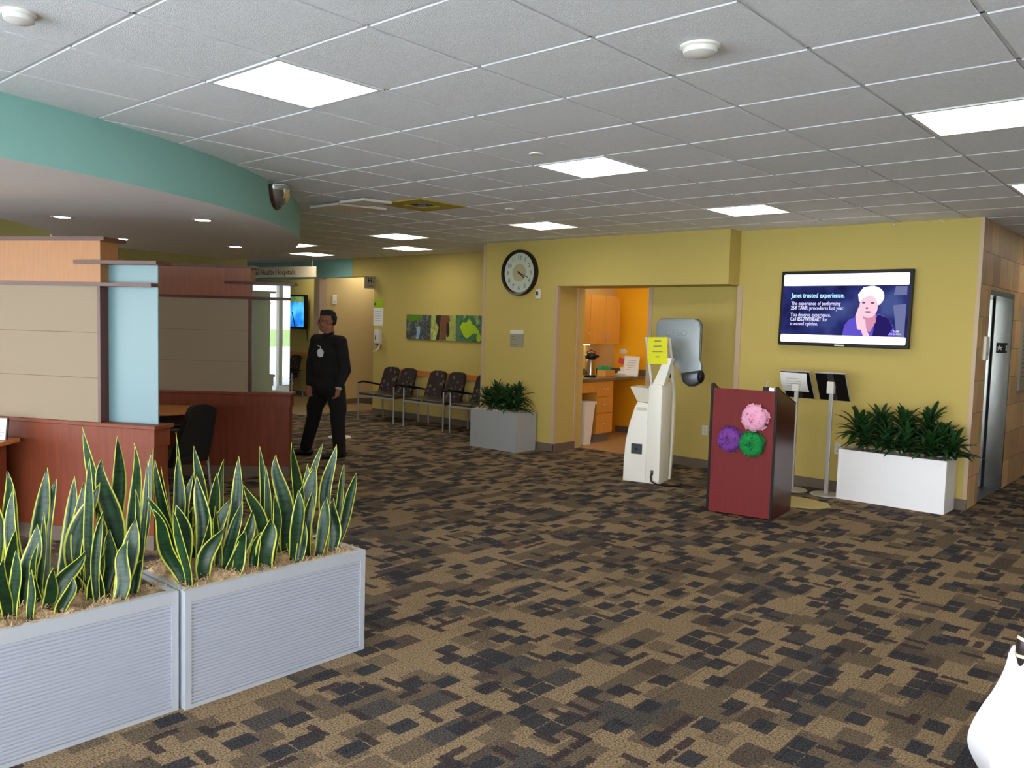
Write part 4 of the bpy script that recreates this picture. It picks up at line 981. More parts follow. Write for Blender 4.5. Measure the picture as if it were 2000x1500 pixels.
moss(-2.895, -1.955, 8.29, 8.60, .478, 'grey-brown moss in the bright white planter box', 'moss_pale', strands=900, amp=.03)
leafy(-2.66, 8.43, .5, [(-.13, 0, .16), (.06, .03, .20), (.16, -.04, .10), (-.03, -.06, .08)], 'dark leafy plant at the left end of the white planter box', 5, R=.27, nl=36, lw=.055)
leafy(-2.18, 8.43, .5, [(-.20, 0, .22), (.0, .03, .24), (.16, -.02, .14), (.05, -.08, .08), (-.14, -.06, .10), (.24, .0, .06)], 'larger dark leafy plant at the right end of the white planter box', 6, R=.27, nl=40, lw=.058)
CLIPY = 8.385
wall_planter(-7.665, -6.86, 7.93, 8.33, .505, 'grey_metal', 'plain grey planter box under the wall clock')
moss(-7.645, -6.88, 7.95, 8.31, .492, 'pale moss in the plain grey planter box', 'moss_pale', strands=900, amp=.04)
leafy(-7.45, 8.12, .5, [(-.12, 0, .12), (.04, .03, .15), (.1, -.05, .08)], 'dark leafy plant at the left end of the grey planter box', 15, R=.24, nl=38, lw=.045)
leafy(-7.08, 8.12, .5, [(-.12, 0, .14), (.04, .03, .16), (.12, -.04, .09), (-.02, -.08, .08)], 'dark leafy plant at the right end of the grey planter box', 16, R=.24, nl=40, lw=.045)

# ================================================================== LECTERN
LR = math.atan2(.071, .588)
t = thing('lectern', 'dark red mahogany lectern with black edges and a slanted top', 'lectern', (-3.524, 6.735, 0), LR)
W_, D_ = .592, .56
part('front_panel', 'mahogany', t, .012, W_ - .012, 0, .02, .01, 1.12)
side = [(0, 0), (D_, 0), (D_, .985), (.10, 1.115), (.02, 1.15), (0, 1.15)]
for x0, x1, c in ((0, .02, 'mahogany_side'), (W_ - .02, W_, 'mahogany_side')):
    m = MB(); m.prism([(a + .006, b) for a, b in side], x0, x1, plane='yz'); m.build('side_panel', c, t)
    m = MB(); m.box(x0 - .001, x1 + .001, -.006, .006, 0, 1.152); m.build('edge_band', 'edge_black', t)
m = MB(); m.prism([(D_, .93), (D_, .955), (.02, 1.10), (.02, 1.075)], .02, W_ - .02, plane='yz'); m.build('top', 'mahogany', t)
m = MB(); m.prism([(D_ + .004, .985), (D_ + .004, .997), (.10, 1.127), (.02, 1.162), (0, 1.162), (0, 1.15), (.02, 1.15), (.10, 1.115)], W_ - .021, W_ + .001, plane='yz'); m.build('edge_band', 'edge_black', t)
m = MB(); m.prism([(D_ + .004, .985), (D_ + .004, .997), (.10, 1.127), (.02, 1.162), (0, 1.162), (0, 1.15), (.02, 1.15), (.10, 1.115)], -.001, .021, plane='yz'); m.build('edge_band', 'edge_black', t)
part('shelf', 'mahogany', t, .02, W_ - .02, .03, D_ - .05, .55, .57); part('bottom_panel', 'mahogany', t, .02, W_ - .02, .02, D_ - .02, .04, .06)
t = thing('reading_lamp', 'small silver clip lamp on the rear top edge of the lectern', 'lamp', (-3.524 + .50 * math.cos(LR) - .06 * math.sin(LR), 6.735 + .50 * math.sin(LR) + .06 * math.cos(LR), 1.098), LR)
part('clip', 'edge_black', t, -.05, -.005, -.02, .02, 0, .055); part('head', 'chrome', t, -.003, .045, -.015, .02, .005, .05, bev=.004); MB().tube([(-.03, 0, .05), (-.02, 0, .09), (-.01, .01, .11)], .004).build('stem', 'alu', t)
# tissue pom poms on the front panel
def pompom(u, z, r, material, label, seed):
    rnd = random.Random(seed)
    x = -3.524 + u * math.cos(LR) + .004 * math.sin(LR); y = 6.735 + u * math.sin(LR) - .004 * math.cos(LR)
    t = thing('tissue_flower', label, 'paper flower', (x, y, z), LR, 'tissue pom poms on the lectern')
    m = MB()
    for layer in range(5):
        n = 9 + layer * 3
        for i in range(n * 3):
            a = rnd.uniform(0, 2 * PI); el = math.radians(rnd.uniform(4, 88)) ; R = r * rnd.uniform(.88, 1.02)
            d = Vector((math.cos(a) * math.cos(el), -math.sin(el) * .75, math.sin(a) * math.cos(el)))
            sd = d.orthogonal().normalized(); sd = Matrix.Rotation(rnd.uniform(0, PI), 3, d) @ sd; nn = d.cross(sd)
            w = r * rnd.uniform(.16, .26); prev = None
            for j in range(5):
                s = j / 4; c = d * R * (.25 + .75 * s); ww = w * (.3 + .7 * s)
                row = []
                for k in range(5):
                    q = -1 + k * .5; row.append(m.bm.verts.new(c + sd * ww * q + nn * ww * (.35 * math.sin(q * 5 + i) + .3 * q * q) * s + d * (.05 * r * math.sin(q * 7 + i) * s)))
                if prev:
                    for k in range(4): f = m.bm.faces.new((prev[k], prev[k + 1], row[k + 1], row[k])); f.smooth = True
                prev = row
    o = m.build('petals', material, t); 
    MB().ball((0, -r * .3, 0), (r * .84, r * .42, r * .84), seg=32, rings=20).build('core', material, t, smooth=True)
pompom(.412, .885, .128, 'pink_tissue', 'pale pink tissue pom pom on the lectern front', 1)
pompom(.196, .678, .122, 'purple_tissue', 'purple tissue pom pom on the lectern front', 2)
pompom(.395, .655, .122, 'green_tissue', 'green tissue pom pom on the lectern front', 3)

# ================================================================== SLIM DISPLAY STANDS
def stand(x, y, label, paper):
    t = thing('display_stand', label, 'display stand', (x, y, 0), 0, 'slim metal display stands behind the lectern')
    MB().lathe([(.0001, 0), (.155, 0), (.155, .006), (.15, .011), (.0001, .013)], seg=40).build('base', 'alu', t, smooth=True)
    MB().box(-.02, .02, -.012, .012, .012, 1.10, bev=.004).build('pole', 'alu', t)
    MB().box(-.035, .035, -.045, .015, 1.03, 1.15, bev=.006).build('bracket', 'white_plastic', t)
    th = math.radians(33)
    # plane leans: upper edge towards the room
    M_ = Matrix.Translation((0, .018, 1.095)) @ Matrix.Rotation(th, 4, 'X')
    def q(*a, **k): m = MB(); m.M = M_; return m.box(*a, **k)
    q(-.155, .155, .0, .018, -.17, .17, bev=.003).build('frame', 'alu', t)
    q(-.147, -.03, -.003, 0, -.162, .162).build('back_panel', 'black_plastic', t); q(.03, .147, -.003, 0, -.162, .162).build('back_panel', 'black_plastic', t)
    q(-.03, .03, -.004, 0, -.162, .162).build('spine', 'monitor_dark', t)
    q(-.15, .15, .018, .02, -.162, .162).build('screen', 'black_plastic', t)
    return t, M_
stand(-3.05, 8.36, 'slim metal display stand left of the white planter, dark panel from behind', False)
t2, M_ = stand(-3.40, 8.34, 'slim metal display stand half hidden by the lectern, with paper on its back', True)
p_ = thing('paper_sheet', 'white paper sheet hung on the back of the left display stand', 'paper', (-3.40, 8.34, 0))
m = MB()
n = 8
for k in range(n):
    def pp(u, k): v = k / n; return Vector((u, -.012 - .030 * math.sin(v * PI * .9) - .012 * v * v, .158 - .215 * v))
    m.poly([M_ @ pp(-.15, k), M_ @ pp(.125, k), M_ @ pp(.125, k + 1), M_ @ pp(-.15, k + 1)])
o = m.build('sheet', 'white_paper', p_); md = o.modifiers.new('thickness', 'SOLIDIFY'); md.thickness = .0012
for k in range(4):
    m = MB(); v = .25 + k * .13; y_ = -.0135 - .030 * math.sin(v * PI * .9) - .012 * v * v; m.M = M_; m.box(-.09, .06, y_ - .0016, y_ - .0006, .158 - .215 * v - .005, .158 - .215 * v); m.build('text_line', 'light_ink', p_)
m = MB(); m.prism([(-.14, -.55), (.22, -.40), (.30, -.22), (.22, -.06), (-.05, .02), (-.30, -.02)], 0, .008, plane='xy', bev=.002)
o = m.build('floor_mat', 'mat_beige'); o.location = (-3.08, 7.98, 0); tag(o, 'pale beige flat mat on the carpet between lectern and white planter', 'mat')

# ================================================================== CHECK-IN KIOSK
KR = math.radians(13)
t = thing('check_in_kiosk', 'cream white check-in kiosk with a silver monitor, seen from behind', 'kiosk', (-4.875, 7.41, 0), KR)
m = MB(); m.prism([(0, 0), (.27, 0), (.27, .845), (.135, .855), (.105, .80), (.055, .62), (.018, .42), (.004, .2)], 0, .36, bev=.008); m.build('left_body', 'cream_plastic', t, smooth=True, angle=30)
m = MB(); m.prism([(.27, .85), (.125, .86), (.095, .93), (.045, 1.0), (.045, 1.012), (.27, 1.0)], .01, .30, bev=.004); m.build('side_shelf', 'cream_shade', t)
m = MB(); m.prism([(.25, 0), (.405, 0), (.405, 1.0), (.395, 1.05), (.27, 1.05), (.255, 1.02)], -.012, .30, bev=.01); m.build('column', 'cream_plastic', t, smooth=True, angle=30)
m = MB(); m.prism([(.27, 1.03), (.40, 1.03), (.46, 1.26), (.48, 1.33), (.41, 1.33), (.37, 1.26)], .03, .14, bev=.01); m.build('neck', 'cream_plastic', t, smooth=True, angle=30)
def fin(x0, x1, pts_out, wdt, name):
    m = MB(); inner = [(y - wdt, z) for y, z in pts_out][::-1]; m.prism(pts_out + inner, x0, x1, plane='yz', bev=.004); m.build(name, 'cream_plastic', t, smooth=True, angle=35)
arc = [(.40 + .06 * math.sin(PI * min(z / 1.3, 1)) - .22 * max(0, (z - .9) / .65) ** 1.5, z) for z in [0, .2, .4, .6, .8, .95, 1.1, 1.25, 1.4, 1.54]]
fin(.385, .41, arc, .05, 'curved_fin'); fin(.14, .165, [p for p in arc if p[1] > .9], .05, 'curved_fin')
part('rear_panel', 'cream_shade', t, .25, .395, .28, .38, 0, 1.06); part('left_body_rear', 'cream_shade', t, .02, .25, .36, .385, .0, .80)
v = part('power_inlet', 'dark_grey', t, .085, .205, -.006, .004, .30, .41, bev=.003); MB().cyl((.145, -.012, .355), (.145, -.005, .355), .016).build('socket', 'black_plastic', v)
part('warning_label', 'cream_shade', t, .13, .24, -.0015, .001, .765, .80)
m = MB(); m.tube([(.335, -.02, .12), (.325, -.035, .09), (.335, -.05, .035), (.40, -.07, .012), (.52, -.05, .010), (.62, .02, .010), (.60, .14, .010)], .009, seg=8); m.build('power_cord', 'black_plastic', t, smooth=True)
part('cord_inlet', 'chrome', t, .315, .345, -.022, -.012, .10, .145)
MX = Matrix.Translation((.395, .47, 0))
m = MB(); m.M = MX
def rrz(x0, x1, z0, z1, r, n=6):
    o = []
    for cx_, cz, a in ((x1 - r, z1 - r, 0), (x0 + r, z1 - r, 90), (x0 + r, z0 + r, 180), (x1 - r, z0 + r, 270)):
        for k in range(n + 1): q = math.radians(a + k * 90 / n); o.append((cx_ + r * math.cos(q), cz + r * math.sin(q)))
    return o
m.prism([p for p in rrz(-.245, .245, 1.27, 1.745, .07) if p[1] > 1.5] + [(-.245, 1.30), (-.21, 1.265), (.02, 1.26), (.045, 1.15), (.075, 1.06), (.14, 1.015), (.22, 1.02), (.28, 1.06), (.305, 1.12), (.29, 1.19), (.255, 1.25), (.245, 1.32)], 0, .05, bev=.022); mo = m.build('monitor', 'monitor_silver', t, smooth=True, angle=50)
m = MB(); m.M = MX; m.prism(rrz(-.252, .252, 1.262, 1.752, .075), .045, .075, bev=.01); m.build('bezel', 'monitor_dark', mo, smooth=True)
m = MB(); m.M = MX; m.prism([(.06, 1.16), (.26, 1.20), (.30, 1.13), (.27, 1.055), (.21, 1.02), (.14, 1.02), (.085, 1.06)], -.03, .075, bev=.03); m.build('lower_housing', 'monitor_dark', mo, smooth=True, angle=60)
m = MB(); m.M = MX; m.ball((.275, .0, 1.13), (.04, .05, .07)); m.build('camera_pod', 'black_plastic', mo, smooth=True)
m = MB(); m.M = MX; m.tube([(-.07, -.06, 1.18), (-.065, -.07, 1.38), (-.09, -.08, 1.44), (-.18, -.10, 1.45), (-.22, -.12, 1.42)], .016); m.build('support_arm', 'monitor_dark', t, smooth=True)
m = MB(); m.M = MX; m.box(-.13, -.05, -.14, .0, 1.26, 1.44, bev=.02); m.build('arm_joint', 'cream_shade', t); m = MB(); m.M = MX; m.box(-.10, -.03, -.02, .01, 1.1, 1.3, bev=.01); m.build('pivot', 'black_plastic', t)
text_mesh('embossed_letters', 'CTSO', .10, 'monitor_dark', face_mat(.395 - .15, .4685, 1.56), mo, extrude=.001, bold=-.001)
n_ = thing('paper_notice', 'bright yellow paper notice taped to the top of the white kiosk', 'notice', (-4.875, 7.41, 0), KR)
m = MB(); m.M = Matrix.Translation((.325, .02, 1.405)) @ Matrix.Rotation(math.radians(-2), 4, 'Y') @ Matrix.Rotation(math.radians(-3), 4, 'X')
Mn = m.M.copy(); m.box(-.105, .105, -.001, .001, -.14, .14).build('sheet', 'yellow_paper', n_)
for k, w in enumerate((.035, .045, .055, .02)):
    m = MB(); m.M = Mn; m.box(-w, w, -.002, -.001, .095 - k * .055, .105 - k * .055).build('text_line', 'mid_grey', n_)

# ================================================================== WAITING CHAIRS
def two_seat():
    t = thing('double_waiting_chair', '', 'chair', (0, 0, 0), 0, 'double waiting chairs along the picture wall'); W = .92
    for s in (-1, 1):
        MB().box(s * .215 - .205, s * .215 + .205, -.02, .46, .395, .455, bev=.022, seg=3).build('seat', 'seat_vinyl', t, smooth=True)
        m = MB(); nx, nz = 8, 8
        def pt(i, k, d):
            u = -1 + 2 * i / nx; v = k / nz; w = .200 * (1 - .14 * v)
            return (s * .215 + u * w, .42 + .13 * v + .02 * (1 - u * u) - d * .05, .40 + .47 * v - .05 * abs(u) ** 4 * v)
        for d in (0, 1):
            for i in range(nx):
                for k in range(nz): m.poly([pt(i, k, d), pt(i + 1, k, d), pt(i + 1, k + 1, d), pt(i, k + 1, d)])
        for i in range(nx):
            for k in (0, nz): m.poly([pt(i, k, 0), pt(i + 1, k, 0), pt(i + 1, k, 1), pt(i, k, 1)])
        for k in range(nz):
            for i in (0, nx): m.poly([pt(i, k, 0), pt(i, k + 1, 0), pt(i, k + 1, 1), pt(i, k, 1)])
        m.build('backrest', 'chair_fabric', t, smooth=True, angle=50)
        x = s * (W / 2 - .012)
        MB().tube([(x, .0, 0), (x, .0, .60)], .0135, seg=10).build('leg', 'chair_metal', t, smooth=True)
        MB().tube([(x, .54, 0), (x, .50, .56)], .0135, seg=10).build('leg', 'chair_metal', t, smooth=True)
        MB().tube([(x, -.01, .605), (x, .10, .625), (x, .25, .60), (x, .42, .565), (x, .52, .555)], [.012, .016, .016, .014, .012], seg=10).build('armrest', 'black_plastic', t, smooth=True)
    m = MB().box(-W / 2, W / 2, -.025, -.0, .385, .415).box(-W / 2, W / 2, .44, .46, .37, .40); m.build('seat_rail', 'alu', t)
    return t
ch = two_seat(); ch.location = (-9.355, 8.62, 0); ch['label'] = 'middle double waiting chair below the bark canvas, fully in view'
dup(ch, (-10.49, 8.62, 0), 0, 'left double waiting chair nearest the hall, half behind the walking man')
c3 = dup(ch, (-8.315, 8.62, 0), 0, 'right double waiting chair mostly hidden by the grey planter plants')
# chairs of the far waiting room
w = dup(ch, (-15.2, 9.62, 0), 0, 'dim double waiting chair below the far waiting room television', 'chairs in the far waiting room')
t = dup(ch, (-13.75, 8.35, 0), math.radians(180), 'dim double waiting chair turned its back, in front of the far waiting room', 'chairs in the far waiting room')
t.location = (-14.05, 9.12, 0)
# post base seen between the legs of the man
t = thing('stanchion', 'slim post with a pale round base behind the walking man', 'stanchion', (-9.35, 7.05, 0)); MB().lathe([(.0001, 0), (.16, 0), (.155, .012), (.0001, .02)], seg=32).build('base', 'cream_plastic', t, smooth=True); MB().cyl((0, 0, .018), (0, 0, .85), .016).build('post', 'alu', t)

# ================================================================== KITCHEN NICHE
XF = -6.735
t = thing('base_cabinet', 'orange wood base cabinet with three drawers in the kitchen niche', 'cabinet', (XF, 9.63, 0))
part('carcass', 'cabinet_wood', t, -.60, -.02, -.10, .28, .12, .875); part('carcass', 'cabinet_wood', t, -.60, -.02, -.62, -.14, .72, .875); part('toe_kick', 'mid_grey', t, -.56, -.06, -.10, .26, 0.006, .12)
part('apron', 'cabinet_wood', t, -.02, 0, -.62, -.125, .72, .865)
for z0, z1 in ((.655, .865), (.42, .645), (.13, .41)):
    d = part('drawer', 'cabinet_wood', t, -.02, 0, -.115, .28, z0, z1, bev=.003)
    m = MB(); m.tube([(.0, .045, (z0 + z1) / 2 + .01), (.028, .055, (z0 + z1) / 2), (.028, .115, (z0 + z1) / 2), (.0, .125, (z0 + z1) / 2 + .01)], .006); m.build('handle', 'alu', d, smooth=True)
t = thing('countertop', 'brown speckled L-shaped countertop in the kitchen niche', 'countertop', (XF, 9.63, .875))
m = MB(); m.box(-.63, .02, -.62, .31, 0, .04, bev=.004).box(-.63, -.02, .31, 1.205, 0, .04).box(-.02, .05, .80, 1.205, .0, .04); m.build('top', 'granite', t)
m = MB(); m.box(-.63, -.615, -.62, 1.205, .04, .13).box(-.615, .05, 1.188, 1.205, .04, .13); m.build('backsplash', 'granite', t)
t = thing('wall_cabinet', 'orange wood two-door wall cabinet above the kitchen counter', 'cabinet', (-7.02, 9.90, 1.385))
part('carcass', 'cabinet_wood', t, -.345, -.02, -.62, .54, 0, .71); part('light_strip', 'undercab', t, -.30, -.22, -.55, .1, -.02, -.004)
for y0, y1, hy in ((-.62, -.22, -.25), (-.215, .16, .11), (.165, .54, .20)):
    d = part('door', 'cabinet_wood', t, -.02, 0, y0, y1, 0.003, .707, bev=.002); m = MB(); m.tube([(0, hy, .06), (.022, hy, .07), (.022, hy, .15), (0, hy, .16)], .005); m.build('handle', 'alu', d, smooth=True)
t = thing('coffee_airpot', 'steel coffee airpot with a black pump lid on the kitchen counter', 'airpot', (-6.97, 9.66, .915))
MB().lathe([(.0001, 0), (.085, 0), (.085, .025), (.075, .035)], seg=28).build('base', 'black_plastic', t, smooth=True); MB().lathe([(.075, .03), (.075, .22), (.06, .26)], seg=28).build('body', 'steel', t, smooth=True)
MB().lathe([(.062, .255), (.085, .28), (.085, .31), (.05, .345), (.0001, .355)], seg=28).build('lid', 'black_plastic', t, smooth=True); m = MB(); m.box(.04, .13, -.02, .02, .285, .32, bev=.008); m.build('spout', 'black_plastic', t)
m = MB(); m.tube([(0, -.08, .28), (0, -.10, .36), (0, .0, .39), (0, .10, .36), (0, .08, .28)], .006); m.build('carry_handle', 'black_plastic', t)
t = thing('tea_basket', 'small tan box topped with green packets on the kitchen counter', 'box', (-7.02, 10.12, .915)); part('box', 'cup_box', t, -.08, .08, -.12, .12, 0, .09, bev=.005)
m = MB()
rr_ = random.Random(3)
for k in range(9): m.M = Matrix.Translation((rr_.uniform(-.05, .06), -.11 + k * .026, .115)) @ Matrix.Rotation(rr_.uniform(-.4, .4), 4, 'Z') @ Matrix.Rotation(rr_.uniform(-.3, .3), 4, 'Y'); m.box(-.05, .05, -.012, .012, -.02, .025)
m.build('packets', 'green_box', t)
t = thing('napkin_stack', 'low pile of pale napkins and cups on the kitchen counter by the wall', 'napkins', (-7.0, 10.58, .915)); part('napkins', 'smoke_white', t, -.11, .05, -.08, .08, 0, .03)
m = MB(); m.M = Matrix.Translation((0, 0, .03)) @ Matrix.Rotation(.3, 4, 'Z'); m.box(-.09, .06, -.06, .06, 0, .03); m.build('napkins', 'white_paper', t); m = MB(); m.cyl((-.04, 0, .06), (-.04, 0, .12), .03, .038); m.build('cup', 'white_paper', t)
t = thing('framed_notice', 'white framed notice standing on the kitchen counter', 'notice', (-6.86, 10.52, .915)); m = MB(); m.M = Matrix.Rotation(math.radians(-8), 4, 'X'); m.box(-.135, .135, 0, .012, 0, .30).build('frame', 'white_plastic', t)
m = MB(); m.M = Matrix.Rotation(math.radians(-8), 4, 'X'); m.box(-.12, .12, -.002, 0, .015, .285).build('sheet', 'white_paper', t)
for k in range(5): m = MB(); m.M = Matrix.Rotation(math.radians(-8), 4, 'X'); m.box(-.08 + .02 * (k % 2), .08, -.003, -.002, .23 - k * .035, .236 - k * .035).build('text_line', 'light_ink', t)
t = thing('sticky_note', 'pink note stuck on the orange kitchen wall', 'note', (-7.21, 10.84, 1.115)); m = MB(); m.M = Matrix.Rotation(math.radians(12), 4, 'Y'); m.box(-.075, .075, -.003, 0, -.045, .045).build('sheet', 'pink_note', t)
t = thing('soap_label', 'small white oval label above the pink note on the orange wall', 'label', (-7.21, 10.84, 1.265)); m = MB(); m.M = Matrix.Rotation(PI / 2, 4, 'X'); m.lathe([(.0001, .006), (.065, .004), (.07, 0)], seg=24); o = m.build('plate', 'white_plastic', t); o.scale = (1, 1, .62)
t = thing('trash_bin', 'tall cream trash bin just inside the kitchen doorway', 'bin', (-6.80, 9.24, .006)); m = MB(); 
def frust(a0, b0, a1, b1, z0, z1): 
    v = [m.bm.verts.new(p) for p in ((-a0, -b0, z0), (a0, -b0, z0), (a0, b0, z0), (-a0, b0, z0), (-a1, -b1, z1), (a1, -b1, z1), (a1, b1, z1), (-a1, b1, z1))]
    for f in ((0, 1, 2, 3), (4, 5, 6, 7), (0, 1, 5, 4), (1, 2, 6, 5), (2, 3, 7, 6), (3, 0, 4, 7)): m.bm.faces.new([v[i] for i in f])
frust(.11, .08, .15, .115, 0, .56); m.build('bin_body', 'cream_plastic', t); m = MB(); frust(.165, .13, .165, .13, .56, .60); m.build('rim', 'white_plastic', t)

# ================================================================== WALKING MAN
# local frame: +x to the right as seen from the camera, -y towards the camera
man = bpy.data.objects.new('tmp', None)
MAN = Vector((-8.065, 5.905, 0)); MRZ = YAW
def blob(name, caps, ells, material, vox=.009, smooth=5, parent=None):
    bm = bmesh.new()
    for (p0, r0, p1, r1) in caps:
        p0, p1 = Vector(p0), Vector(p1); L = (p1 - p0).length; n = max(2, int(L / (min(r0, r1) * .35)))
        n = min(n, 40)
        for k in range(n + 1):
            s = k / n; g = bmesh.ops.create_icosphere(bm, subdivisions=2, radius=r0 + (r1 - r0) * s)['verts']; c = p0.lerp(p1, s)
            for v in g: v.co += c
    for (c, r, rot) in ells:
        g = bmesh.ops.create_icosphere(bm, subdivisions=3, radius=1.0)['verts']; R_m = Matrix.Rotation(rot, 3, 'Z')
        for v in g: v.co = R_m @ Vector((v.co.x * r[0], v.co.y * r[1], v.co.z * r[2])) + Vector(c)
    me = bpy.data.meshes.new(name); bm.to_mesh(me); bm.free()
    o = bpy.data.objects.new(name, me); COL.objects.link(o)
    a = o.modifiers.new('r', 'REMESH'); a.mode = 'VOXEL'; a.voxel_size = vox
    b = o.modifiers.new('s', 'SMOOTH'); b.iterations = smooth; b.factor = .5
    dg = bpy.context.evaluated_depsgraph_get(); dg.update()
    m2 = bpy.data.meshes.new_from_object(o.evaluated_get(dg)); bpy.data.objects.remove(o)
    for p in m2.polygons: p.use_smooth = True
    m2.materials.clear(); m2.materials.append(MATS[material]); m2.name = name
    o = bpy.data.objects.new(name, m2); COL.objects.link(o)
    if parent is not None: o.parent = parent
    return o
HR = math.radians(180 + 18)     # heading of the head: to the left, slightly to the camera
hd = Vector((math.cos(HR), math.sin(HR), 0)); hs = Vector((-hd.y, hd.x, 0))
HC = Vector((-.015, -.01, 1.615))
def hp(f, s, z): return HC + hd * f + hs * s + Vector((0, 0, z))
def limb(*pts): return [(pts[i][0], pts[i][1], pts[i + 1][0], pts[i + 1][1]) for i in range(len(pts) - 1)]
def hand_caps(w, d, side, curl=.6):
    """w wrist, d pointing down the forearm; fingers curl towards `side`"""
    w = Vector(w); d = Vector(d).normalized(); s = Vector(side).normalized(); n = d.cross(s).normalized(); out = []
    pc = w + d * .05; out += limb((w, .026), (w + d * .02 + n * .0, .027), (pc, .030), (w + d * .085, .028)); out += limb((w + d * .04 + n * .022, .020), (w + d * .085 + n * .026, .017)); out += limb((w + d * .04 - n * .022, .020), (w + d * .085 - n * .026, .016))
    for i, (off, L) in enumerate(((-.030, .062), (-.010, .074), (.010, .070), (.030, .056))):
        b = w + d * .088 + n * off; k1 = b + (d * math.cos(curl * .6) + s * math.sin(curl * .6)) * L * .45; k2 = k1 + (d * math.cos(curl * 1.5) + s * math.sin(curl * 1.5)) * L * .32; k3 = k2 + (d * math.cos(curl * 2.4) + s * math.sin(curl * 2.4)) * L * .28
        out += limb((b, .0098), (k1, .0092), (k2, .0085), (k3, .0075))
    tb = w + d * .03 + n * -.028; out += limb((tb, .014), (tb + d * .03 - n * .016 + s * .012, .011), (tb + d * .058 - n * .016 + s * .026, .0092))
    return out
caps = []; ells = []
# head
ells += [(hp(-.012, 0, .03), (.103, .082, .100), HR), (hp(.02, 0, -.035), (.068, .062, .092), HR), (hp(.045, 0, -.095), (.044, .045, .034), HR)]
caps += limb((hp(.085, 0, .005), .010), (hp(.108, 0, -.028), .014)) + limb((hp(.098, -.012, -.034), .009), (hp(.098, .012, -.034), .009))
caps += limb((hp(.088, -.018, -.060), .008), (hp(.092, 0, -.058), .010), (hp(.088, .018, -.060), .008)) + limb((hp(.085, -.016, -.074), .009), (hp(.089, 0, -.075), .010), (hp(.085, .016, -.074), .009))
caps += limb((hp(.082, -.03, .025), .008), (hp(.086, 0, .022), .007), (hp(.082, .03, .025), .008))
for s in (-1, 1): ells.append((hp(-.008, s * .078, -.012), (.020, .010, .032), HR)); ells.append((hp(.062, s * .036, -.038), (.026, .022, .026), HR))
SL, SRt = Vector((.165, -.10, 1.375)), Vector((-.165, .10, 1.385))
caps += limb((hp(-.02, 0, -.08), .060), ((-.0, .01, 1.44), .062), ((.0, .0, 1.36), .07))
# torso and limbs under the clothes
caps += limb(((.0, .0, 1.33), .10), ((.0, 0, 1.1), .11), ((.01, 0, .92), .11)) + limb((SRt, .055), (SL, .055)) + limb(((-.07, .05, .88), .09), ((.09, -.05, .88), .09))
EL, WL = Vector((.228, -.11, 1.05)), Vector((.165, -.19, .845)); ER, WR = Vector((-.222, .10, 1.08)), Vector((-.215, .0, .86))
caps += limb((SL, .05), (EL, .040), (WL, .027)) + limb((SRt, .05), (ER, .040), (WR, .027))
KL, AL_ = Vector((.135, -.07, .47)), Vector((.150, -.04, .085)); KR_, AR = Vector((-.17, .04, .48)), Vector((-.285, .10, .10))
HL, HRt = Vector((.085, -.05, .85)), Vector((-.075, .05, .85))
caps += limb((HL, .08), (KL, .055), (AL_, .038)) + limb((HRt, .08), (KR_, .055), (AR, .038))
caps += hand_caps(WL, (-.02, -.06, -.2), (-.9, -.3, 0), .75) + hand_caps(WR, (.0, -.05, -.2), (.3, -.9, 0), .6)
caps += limb((AL_, .034), (AL_ + Vector((-.015, -.01, -.035)), .022)) + limb((AR, .034), (AR + Vector((-.02, -.01, -.035)), .022))
per = blob('person', caps, ells, 'skin', vox=.0065, smooth=3)
per.location = MAN; per.rotation_euler = (0, 0, MRZ)
tag(per, 'person in black jacket and trousers with glasses and a white badge, walking to the left', 'person')
# jacket
jc = limb(((-.0, .005, 1.425), .078), ((.0, .0, 1.36), .10)) + limb((SRt + Vector((.03, 0, -.005)), .085), ((0, 0, 1.36), .11), (SL + Vector((-.02, 0, -.005)), .085))
jc += limb((SRt, .078), (ER, .070), (WR + Vector((0, .005, .02)), .050)) + limb((SL, .080), (EL + Vector((-.005, 0, 0)), .074), (WL + Vector((.005, .01, .03)), .052))
je = [((.0, .0, 1.20), (.195, .155, .25), -.45), ((.01, -.005, 1.03), (.200, .175, .24), -.45), ((.0, -.01, .86), (.200, .170, .17), -.45)]
jk = blob('jacket', jc, je, 'cloth_black', vox=.011, smooth=6, parent=per)
co = blob('collar', limb((hp(-.05, -.055, -.145), .020), (hp(-.07, 0, -.13), .020), (hp(-.05, .055, -.145), .020), (hp(.02, .065, -.175), .018), (hp(.06, .02, -.20), .016)), [], 'cloth_black', vox=.007, smooth=3, parent=jk)
cf = blob('cuff', limb((WL + Vector((.004, .008, .020)), .041), (WL + Vector((.001, .002, .002)), .040)), [], 'cuff_grey', vox=.006, smooth=2, parent=jk)
# trousers
tr = limb(((-.08, .045, .84), .125), ((.085, -.045, .84), .125)) + limb((HL + Vector((.01, 0, -.03)), .125), (KL + Vector((.005, 0, .12)), .104), (KL, .090), (AL_ + Vector((.005, 0, .02)), .078), (AL_ + Vector((.005, 0, -.005)), .078))
tr += limb((HRt + Vector((0, 0, -.03)), .125), (KR_ + Vector((.01, 0, .12)), .104), (KR_, .088), (AR + Vector((.01, 0, .02)), .074), (AR + Vector((.01, 0, .0)), .074))
blob('trousers', tr, [], 'trouser_black', vox=.011, smooth=5, parent=per)
